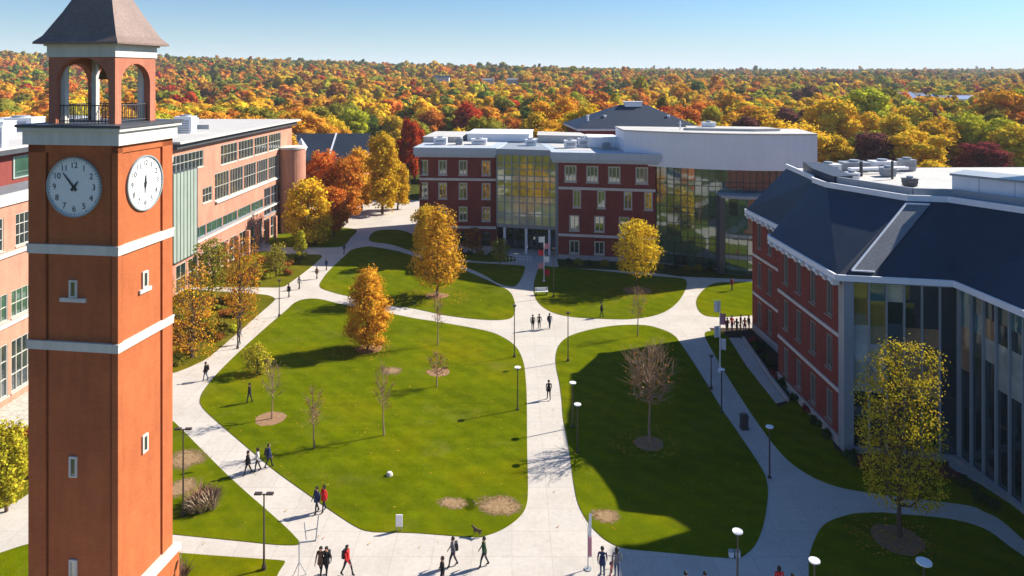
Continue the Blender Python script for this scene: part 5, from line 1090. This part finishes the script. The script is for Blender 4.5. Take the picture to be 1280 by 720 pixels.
# ------------------------------------------------------------------ banner poles
def banner_pole(px, base, top, label, cols, w=.5, n=3, z0=.35, seed=0):
    x, y = gp(px, base); h = CAMH-(top-HZ)*y/FPX; t = thing('banner_pole', (x, y, .05), label, 'banner pole'); b = MB(); b.tube([(0, 0, 0), (0, 0, h)], [.07, .045], 10); b.disc((0, 0, 0), .18, .18, 14); b.build('pole', M['lamp_white'], t)
    r = random.Random(seed)
    for k in range(n):
        za, zb = h*(z0+(1-z0)*k/n)+.08, h*(z0+(1-z0)*(k+1)/n)-.05; s = 1 if k % 2 == 0 else -1; b = MB(); m = 5
        for j in range(m):
            u0, u1 = j/m, (j+1)/m; f = lambda u: .06*math.sin(u*5+k)
            b.quad((s*(.06+w*u0), f(u0), za), (s*(.06+w*u1), f(u1), za), (s*(.06+w*u1), f(u1), zb), (s*(.06+w*u0), f(u0), zb))
        b.build('banner', M[cols[k % len(cols)]], t)
M['red_cloth'] = mat('red_cloth', (.55, .02, .04), .8); M['pink_cloth'] = mat('pink_cloth', (.65, .25, .30), .8); M['white_cloth'] = mat('white_cloth', (.75, .74, .76), .8)
banner_pole(680, 352, 296, 'pole hung with red, pink and white banners before the hall entrance', ['red_cloth', 'pink_cloth', 'white_cloth'], .7, 6, .12, 1)
banner_pole(900, 466, 376, 'white banner pole between the two shaded walks', ['white_cloth', 'white_cloth', 'pink_cloth'], .5, 4, .3, 2)
# feather flag at the foot of the shadowed lawn
x, y = gp(735, 712); t = thing('feather_flag', (x, y, .02), 'tall thin white and pink feather flag where lawn and plaza meet', 'flag')
b = MB(); b.tube([(0, 0, 0), (0, 0, 2.4), (.12, 0, 3.2), (.3, 0, 3.35)], [.03, .025, .015, .01], 8); b.disc((0, 0, 0), .22, .05, 16); b.build('pole', M['frame'], t)
b = MB(); F_ = [(.02, .7), (.32, .75), (.38, 1.6), (.36, 2.4), (.3, 3.3)]
for k in range(6): z0, z1 = .7+k*.43, .7+(k+1)*.43; b.quad((.0+.01*k, .03*math.sin(k), z0), (.20, .05*math.sin(k), z0), (.21, .05*math.sin(k+1), z1), (.01*(k+1), .03*math.sin(k+1), z1))
b.build('banner', M['white_cloth'], t)
b = MB(); b.box((.12, -.06, 1.35), (.18, .02, 1.1)); b.build('pink_panel', M['pink_cloth'], t)
# ------------------------------------------------------------------ bins, signs, benches
x, y = gp(930, 536); t = thing('litter_bin', (x, y, .02), 'dark square litter bin on the shaded diagonal walk', 'litter bin')
b = MB(); b.box((0, 0, .5), (.55, .55, 1.0)); b.box((0, 0, .05), (.62, .62, .1)); b.build('body', M['frame_dark'], t); b = MB(); b.box((0, 0, 1.06), (.64, .64, .1)); b.box((0, 0, 1.16), (.4, .4, .1)); b.build('lid', M['pole'], t)
x, y = gp(499, 664); t = thing('information_sign', (x, y, .05), 'small white information sign at the lower edge of the main lawn', 'sign')
b = MB(); b.box((0, 0, .62), (.42, .06, .75)); b.build('board', M['lamp_white'], t); b = MB(); b.box((-.14, 0, .13), (.05, .05, .26)); b.box((.14, 0, .13), (.05, .05, .26)); b.build('leg', M['frame'], t)
for k, (px, py) in enumerate(((914, 697), (922, 697))):
    x, y = gp(px, py); t = thing('ground_box', (x, y, .05), ['left', 'right'][k]+' one of two little white boxes at the bottom tip of the shadowed lawn', 'utility box'); b = MB(); b.box((0, 0, .17), (.26, .22, .34)); b.build('body', M['lamp_white'], t); b = MB(); b.box((0, 0, .36), (.3, .26, .05)); b.build('lid', M['frame'], t)
def bench(px, py, rz, label, m='lamp_white'):
    x, y = gp(px, py); t = thing('park_bench', (x, y, .05), label, 'bench', rz=rz); b = MB()
    for k in range(4): b.box((0, -.2+k*.13, .45), (1.7, .10, .05))
    b.build('seat', M[m], t); b = MB()
    for k in range(3): b.box((0, .28, .58+k*.14), (1.7, .04, .1))
    b.build('backrest', M[m], t)
    for s in (-1, 1):
        b = MB(); b.box((s*.7, 0, .22), (.07, .5, .44)); b.box((s*.7, .26, .65), (.07, .05, .45)); b.build('leg', M['frame_dark'], t)
bench(677, 369, .1, 'white bench in the shade left tip of the lawn before the hall'); bench(962, 560, -.9, 'white bench in the dark strip beside the diagonal walk') if False else None
x, y = gp(487, 595); b = MB()
for k in range(6): b.disc((.0, 0, .04*k), .24*math.sqrt(1-(k/6.5)**2), .04, 10)
tag(b.build('white_stone', M['stone'], None, (x, y, .05)), 'small white stone lying in the main lawn', 'stone')
# tripod stand with open bent metal frame
x, y = gp(374, 722); t = thing('frame_stand', (x, y, .02), 'grey tripod stand carrying an open bent metal frame at plaza edge', 'stand')
b = MB(); b.tube([(0, 0, .7), (0, 0, 2.05)], .035, 8); b.tube([(0, 0, 2.0), (.95, 0, 2.1)], .045, 8); b.build('post', M['frame'], t)
for a in range(3):
    b = MB(); c, s = math.cos(a*2.1+.6)*.42, math.sin(a*2.1+.6)*.42; b.tube([(0, 0, .9), (c, s, .0)], .022, 6); b.build('leg', M['frame'], t)
b = MB(); b.tube([(.95, 0, 2.1), (1.12, 0, 3.6)], .035, 8); b.tube([(.42, 0, 2.15), (.35, 0, 2.65), (.3, 0, 3.15)], .03, 8); b.tube([(.35, 0, 2.65), (1.0, 0, 2.8)], .03, 8); b.build('frame', M['frame'], t)
# scooter / bicycle beside the two people at the plaza
def bicycle(px, py, rz, label):
    x, y = gp(px, py); t = thing('bicycle', (x, y, .02), label, 'bicycle', rz=rz)
    for s in (-.52, .52):
        b = MB(); ring_ = [(s+.33*math.cos(a*PI/12), 0, .34+.33*math.sin(a*PI/12)) for a in range(25)]; b.tube(ring_, .022, 6, cap=False); b.tube([(s, 0, .02), (s, 0, .66)], .006, 4); b.tube([(s-.32, 0, .34), (s+.32, 0, .34)], .006, 4); b.build('wheel', M['frame_dark'], t)
    b = MB()
    for p in ([(-.52, 0, .34), (-.1, 0, .34), (.38, 0, .82), (-.18, 0, .82), (-.52, 0, .34)], [(-.18, 0, .9), (-.1, 0, .34)], [(.38, 0, .95), (.52, 0, .34)]): b.tube(p, .02, 6)
    b.build('frame', M['red_cloth'], t); b = MB(); b.tube([(.36, -.26, .98), (.36, .26, .98)], .015, 6); b.build('handlebar', M['frame_dark'], t); b = MB(); b.box((-.2, 0, .93), (.24, .13, .05)); b.build('saddle', M['frame_dark'], t)
bicycle(764, 722, 1.3, 'bicycle pushed beside the two people by the feather flag')
# ------------------------------------------------------------------ people
def cloth_mat(name, src):
    m = mat(name, (.3, .3, .3), .85, .1)
    if src == 'object': oi = N(m, 'ShaderNodeObjectInfo'); L(m, oi.outputs['Color'], BS(m).inputs['Base Color'])
    return m
M['top'] = cloth_mat('coat_cloth', 'object'); M['skin'] = mat('skin', (.42, .22, .14), .6); M['trousers_dark'] = mat('dark_trousers', (.018, .02, .03), .85); M['trousers_blue'] = mat('blue_jeans', (.05, .08, .16), .85); M['shoe'] = mat('shoe', (.05, .045, .045), .6); M['hair_dark'] = mat('dark_hair', (.02, .014, .01), .7)
def person_mesh(step, swing, sit=False):
    """one continuous figure grown over a skeleton; step = stride half length, swing = arm swing; faces +x"""
    Vt, Ed, Rd = [], [], []
    def v(p, r): Vt.append(p); Rd.append(r if isinstance(r, tuple) else (r, r)); return len(Vt)-1
    def e(a, b_): Ed.append((a, b_))
    pel = v((0, 0, .98), (.15, .13)); wa = v((0, 0, 1.12), (.135, .115)); chs = v((.01, 0, 1.32), (.165, .12)); sh_ = v((0, 0, 1.43), (.12, .09)); nk = v((0.01, 0, 1.50), .055); hd = v((.025, 0, 1.59), (.085, .08)); tp = v((.02, 0, 1.70), (.085, .08)); nose = v((.115, 0, 1.61), .016)
    for a, b_ in ((pel, wa), (wa, chs), (chs, sh_), (sh_, nk), (nk, hd), (hd, tp), (hd, nose)): e(a, b_)
    for s in (1, -1):
        d = step*s; hp = v((d*.12, s*.09, .90), .095); kn = v((d*.62+.03, s*.095, .50), .062); an = v((d*1.0-(.05 if d < 0 else 0), s*.095, .10 if d >= 0 else .14), .042); he = v((d*1.0-.05-(.05 if d < 0 else 0), s*.095, .045 if d >= 0 else .10), .04); to = v((d*1.0+.14, s*.105, .035), .036)
        for a, b_ in ((pel, hp), (hp, kn), (kn, an), (an, he), (an, to)): e(a, b_)
        w = -swing*s; so_ = v((0, s*.20, 1.41), .062); el = v((w*.45-.02, s*.25, 1.14), .045); wr = v((w*.9+.06, s*.24, .91), .028); pa = v((w*1.0+.09, s*.235, .855), (.034, .018))
        for a, b_ in ((sh_, so_), (so_, el), (el, wr), (wr, pa)): e(a, b_)
        for k in range(4):
            f1 = v((w*1.0+.075+k*.018, s*.235, .80), .008); f2 = v((w*1.0+.085+k*.018, s*(.228), .765+abs(k-1.5)*.006), .007); e(pa, f1); e(f1, f2)
        th_ = v((w*1.0+.135, s*.225, .84), .009); e(pa, th_)
    me = bpy.data.meshes.new('person'); me.from_pydata(Vt, Ed, []); o = bpy.data.objects.new('tmp', me); COL.objects.link(o); sk_ = o.modifiers.new('s', 'SKIN'); o.modifiers.new('u', 'SUBSURF').levels = 1
    o.modifiers['u'].render_levels = 1
    for i, r in enumerate(Rd): me.skin_vertices[0].data[i].radius = r
    me.skin_vertices[0].data[0].use_root = True
    dg = bpy.context.evaluated_depsgraph_get(); out = bpy.data.meshes.new_from_object(o.evaluated_get(dg)); bpy.data.objects.remove(o); out.name = 'person'
    out.materials.clear()
    for k in ('top', 'skin', 'trousers_dark', 'shoe'): out.materials.append(M[k])
    for p in out.polygons:
        c = p.center; p.use_smooth = True
        arm = abs(c.y) > .185
        if c.z > 1.495: p.material_index = 1
        elif arm and c.z < .90: p.material_index = 1
        elif c.z < .09: p.material_index = 3
        elif c.z < .93 and not arm: p.material_index = 2
    return out
def hair_mesh(long):
    b = bmesh.new(); bmesh.ops.create_icosphere(b, subdivisions=3, radius=1)
    for v in list(b.verts):
        x, y, z = v.co
        if x > .35 and z < .45: v.co.x = .2
        v.co = Vector((v.co.x*.118-.005, v.co.y*.108, z*(.115 if z > 0 or not long else .30)+1.665))
        if v.co.z < 1.60 and not long: v.co.z = 1.60
    me = bpy.data.meshes.new('hair'); b.to_mesh(me); b.free(); me.materials.append(M['hair_dark'])
    for p in me.polygons: p.use_smooth = True
    return me
PM = [person_mesh(.24, .18), person_mesh(.18, .14), person_mesh(.04, .05), person_mesh(.31, .25)]; HM = [hair_mesh(False), hair_mesh(True)]
def hem(w=.2):   # skirt of a coat
    b = MB(); b.tube([(0, 0, .80), (0, 0, 1.0), (0, 0, 1.2)], [.20, .18, .15], 14, cap=False); return b
PMv = {}
for i, me in enumerate(PM):
    m2 = me.copy(); m2.materials[2] = M['trousers_blue']; PMv[i, 0] = me; PMv[i, 1] = m2
TC = {'black': (.02, .02, .022), 'red': (.55, .03, .03), 'navy': (.03, .04, .10), 'grey': (.16, .16, .17), 'white': (.65, .65, .65), 'maroon': (.22, .03, .04), 'brown': (.14, .08, .05), 'green': (.04, .08, .04)}
coat = hem(); cme = bpy.data.meshes.new('coat_skirt'); cme.from_pydata(coat.v, [], coat.f); cme.materials.append(M['top']); cme.update()
def person(px, py, pose, head, col, label, jeans=0, long=0, coat_=0, s=1.0, bag=None):
    x, y = gp(px, py); o = link('person', PMv[pose, jeans], None, (x, y, .02 if coat_ < 2 else .06), head); o.scale = (s,)*3; o.color = (*TC[col], 1); tag(o, label, 'person'); link('hair', HM[long], o)
    if coat_: c = link('coat_skirt', cme, o); c.color = (*TC[col], 1)
    if bag:
        b = MB(); b.box((-.20, 0, 1.22), (.16, .30, .44)); b.box((-.29, 0, 1.12), (.06, .22, .22)); bo = b.build('backpack', M['bagc'], o)
    return o
M['bagc'] = mat('backpack_cloth', (.03, .03, .035), .8)
R_ = math.radians
for a in [
 (257,476,1,R_(200),'black','person in black coat walking on diagonal walk right of the clock tower',1,0,1,1,1),
 (299,431,1,R_(60),'grey','lone person in grey on the narrow middle of the diagonal walk',0,0),
 (361,372,1,R_(60),'black','left of two dark figures where the branch walk joins the diagonal walk',0,0,1),
 (374,362,1,R_(60),'grey','right of two figures where the branch walk joins the diagonal walk',0,1),
 (396,349,1,R_(60),'brown','figure in brown on the upper diagonal walk, nearer of two below the yellow tree',0,0,1),
 (408,338,1,R_(60),'navy','dark figure on the upper diagonal walk, farther of two below the yellow tree',0,0,1),
 (430,318,1,R_(60),'navy','dark figure where sun meets shadow at the top of the diagonal walk',0,0),
 (312,504,1,R_(180),'black','person in black crossing the grass at the left edge of the main lawn',0,0,0),
 (310,594,0,R_(200),'black','left person of the walking trio on the curved walk, in black',0,0,1),
 (322,590,1,R_(200),'white','middle person of the walking trio, in a white top',0,1),
 (336,585,0,R_(20),'navy','right person of the walking trio, in a dark coat with backpack',0,0,1,1,1),
 (396,642,1,R_(230),'navy','person in dark clothes walking beside one in red at the lawn edge',0,0,1),
 (405,640,1,R_(230),'red','person in a red coat beside a dark one at the lawn edge',0,1,1),
 (401,722,0,R_(260),'brown','person in a brown and dark coat at the bottom of the plaza',0,0,1),
 (408,722,0,R_(260),'black','person in black close behind the brown-coated one on the plaza',0,0,1,1,1),
 (434,720,3,R_(-20),'red','person with a red jacket striding, at the bottom left of the plaza',0,1,0,1,1),
 (566,709,0,R_(190),'grey','person in grey top and dark trousers walking left, left of a near pair',0,0,0,1,1),
 (605,709,0,R_(190),'green','person in dark green walking left, right of a near pair',0,0),
 (553,735,1,R_(190),'black','person in black cut by the bottom edge of the picture',0,0),
 (686,500,1,R_(95),'black','lone person in a long black coat on the central walk',0,0,1),
 (666,413,2,R_(90),'black','left of three dark figures on the central crossing',0,0,1),
 (674,412,1,R_(90),'black','middle of three dark figures on the central crossing',0,0),
 (687,411,1,R_(70),'navy','right of three figures on the central crossing, with a backpack',0,0,1,1,1),
 (752,397,1,R_(0),'black','dark figure standing at the lower edge of the lawn before the hall',0,0,2),
 (915,364,1,R_(200),'maroon','person in dark red on the small right lawn',0,0,2),
 (909,417,2,R_(120),'maroon','leftmost person of the crowd at the corner of the right hall, maroon top',0,0),
 (915,414,2,R_(220),'red','person in red within the crowd at the corner of the right hall',1,0),
 (921,418,1,R_(40),'black','person in black within the crowd at the corner of the right hall',0,1),
 (926,413,2,R_(160),'brown','person in brown standing behind the crowd at the corner',0,0),
 (931,417,1,R_(260),'red','rightmost red-clad person of the crowd by the mansard hall',1,1),
 (936,414,2,R_(10),'black','black-clad person nearest the mansard hall',0,0),
 (753,723,1,R_(80),'navy','person in navy beside the bicycle near the feather flag',1,0,1,1.03),
 (771,724,1,R_(80),'grey','person in grey holding the bicycle near the feather flag',1,1,0,1.03),
 (857,755,1,R_(90),'maroon','person in maroon at the bottom edge below the shadowed lawn',0,0),
 (881,755,2,R_(90),'black','person in black at the bottom edge below the shadowed lawn',0,0),
 (974,748,1,R_(90),'red','person in a bright red coat at the bottom edge in shadow',0,1,1),
 (991,758,1,R_(90),'navy','person in navy right of the red coat at the bottom edge',1,0)]: person(*a)
x, y = gp(597, 671)
# brown dog at the lawn corner
def dog():
    Vt, Ed, Rd = [], [], []
    def v(p, r): Vt.append(p); Rd.append(r); return len(Vt)-1
    ch_ = v((.22, 0, .46), .13); md = v((0, 0, .47), .10); hp = v((-.24, 0, .47), .10); nk = v((.36, 0, .58), .07); hd = v((.46, 0, .66), .075); mz = v((.60, 0, .62), .035); t1 = v((-.38, 0, .56), .025); t2 = v((-.50, 0, .66), .014)
    for a, b_ in ((ch_, md), (md, hp), (ch_, nk), (nk, hd), (hd, mz), (hp, t1), (t1, t2)): Ed.append((a, b_))
    for s in (1, -1):
        a = v((.24+s*.03, s*.08, .34), .05); b_ = v((.23+s*.05, s*.08, .17), .028); c = v((.25+s*.05, s*.08, .03), .026); Ed.extend([(ch_, a), (a, b_), (b_, c)])
        a = v((-.22, s*.08, .34), .06); k = v((-.17+s*.04, s*.085, .26), .04); h = v((-.32+s*.04, s*.085, .15), .026); c = v((-.29+s*.04, s*.085, .03), .026); Ed.extend([(hp, a), (a, k), (k, h), (h, c)])
        ea = v((.43, s*.06, .75), .02); Ed.append((hd, ea))
    me = bpy.data.meshes.new('dog'); me.from_pydata(Vt, Ed, []); o = bpy.data.objects.new('tmp', me); COL.objects.link(o); o.modifiers.new('s', 'SKIN'); o.modifiers.new('u', 'SUBSURF').levels = 1
    for i, r in enumerate(Rd): me.skin_vertices[0].data[i].radius = (r, r)
    me.skin_vertices[0].data[0].use_root = True
    dg = bpy.context.evaluated_depsgraph_get(); out = bpy.data.meshes.new_from_object(o.evaluated_get(dg)); bpy.data.objects.remove(o)
    for p in out.polygons: p.use_smooth = True
    out.materials.clear(); out.materials.append(M['bark']); return out
tag(link('dog', dog(), None, (x, y, .055), R_(150)), 'dark brown dog standing at the lower right corner of the main lawn', 'dog')
bpy.data.objects['dog'].scale = (.8, .8, .8)
# ------------------------------------------------------------------ thin autumn haze
hb_ = MB(); hb_.box((0, 1500, 41), (10400, 6200, 96)); hm = bpy.data.materials.new('haze'); hm.use_nodes = True; hm.node_tree.nodes.clear()
vo = hm.node_tree.nodes.new('ShaderNodeVolumePrincipled'); ho = hm.node_tree.nodes.new('ShaderNodeOutputMaterial'); hm.node_tree.links.new(vo.outputs[0], ho.inputs['Volume'])
vo.inputs['Density'].default_value = 0.00012; vo.inputs['Color'].default_value = (.88, .93, 1, 1)
tag(hb_.build('haze', hm), 'thin pale air haze over the far woods', kind='stuff')
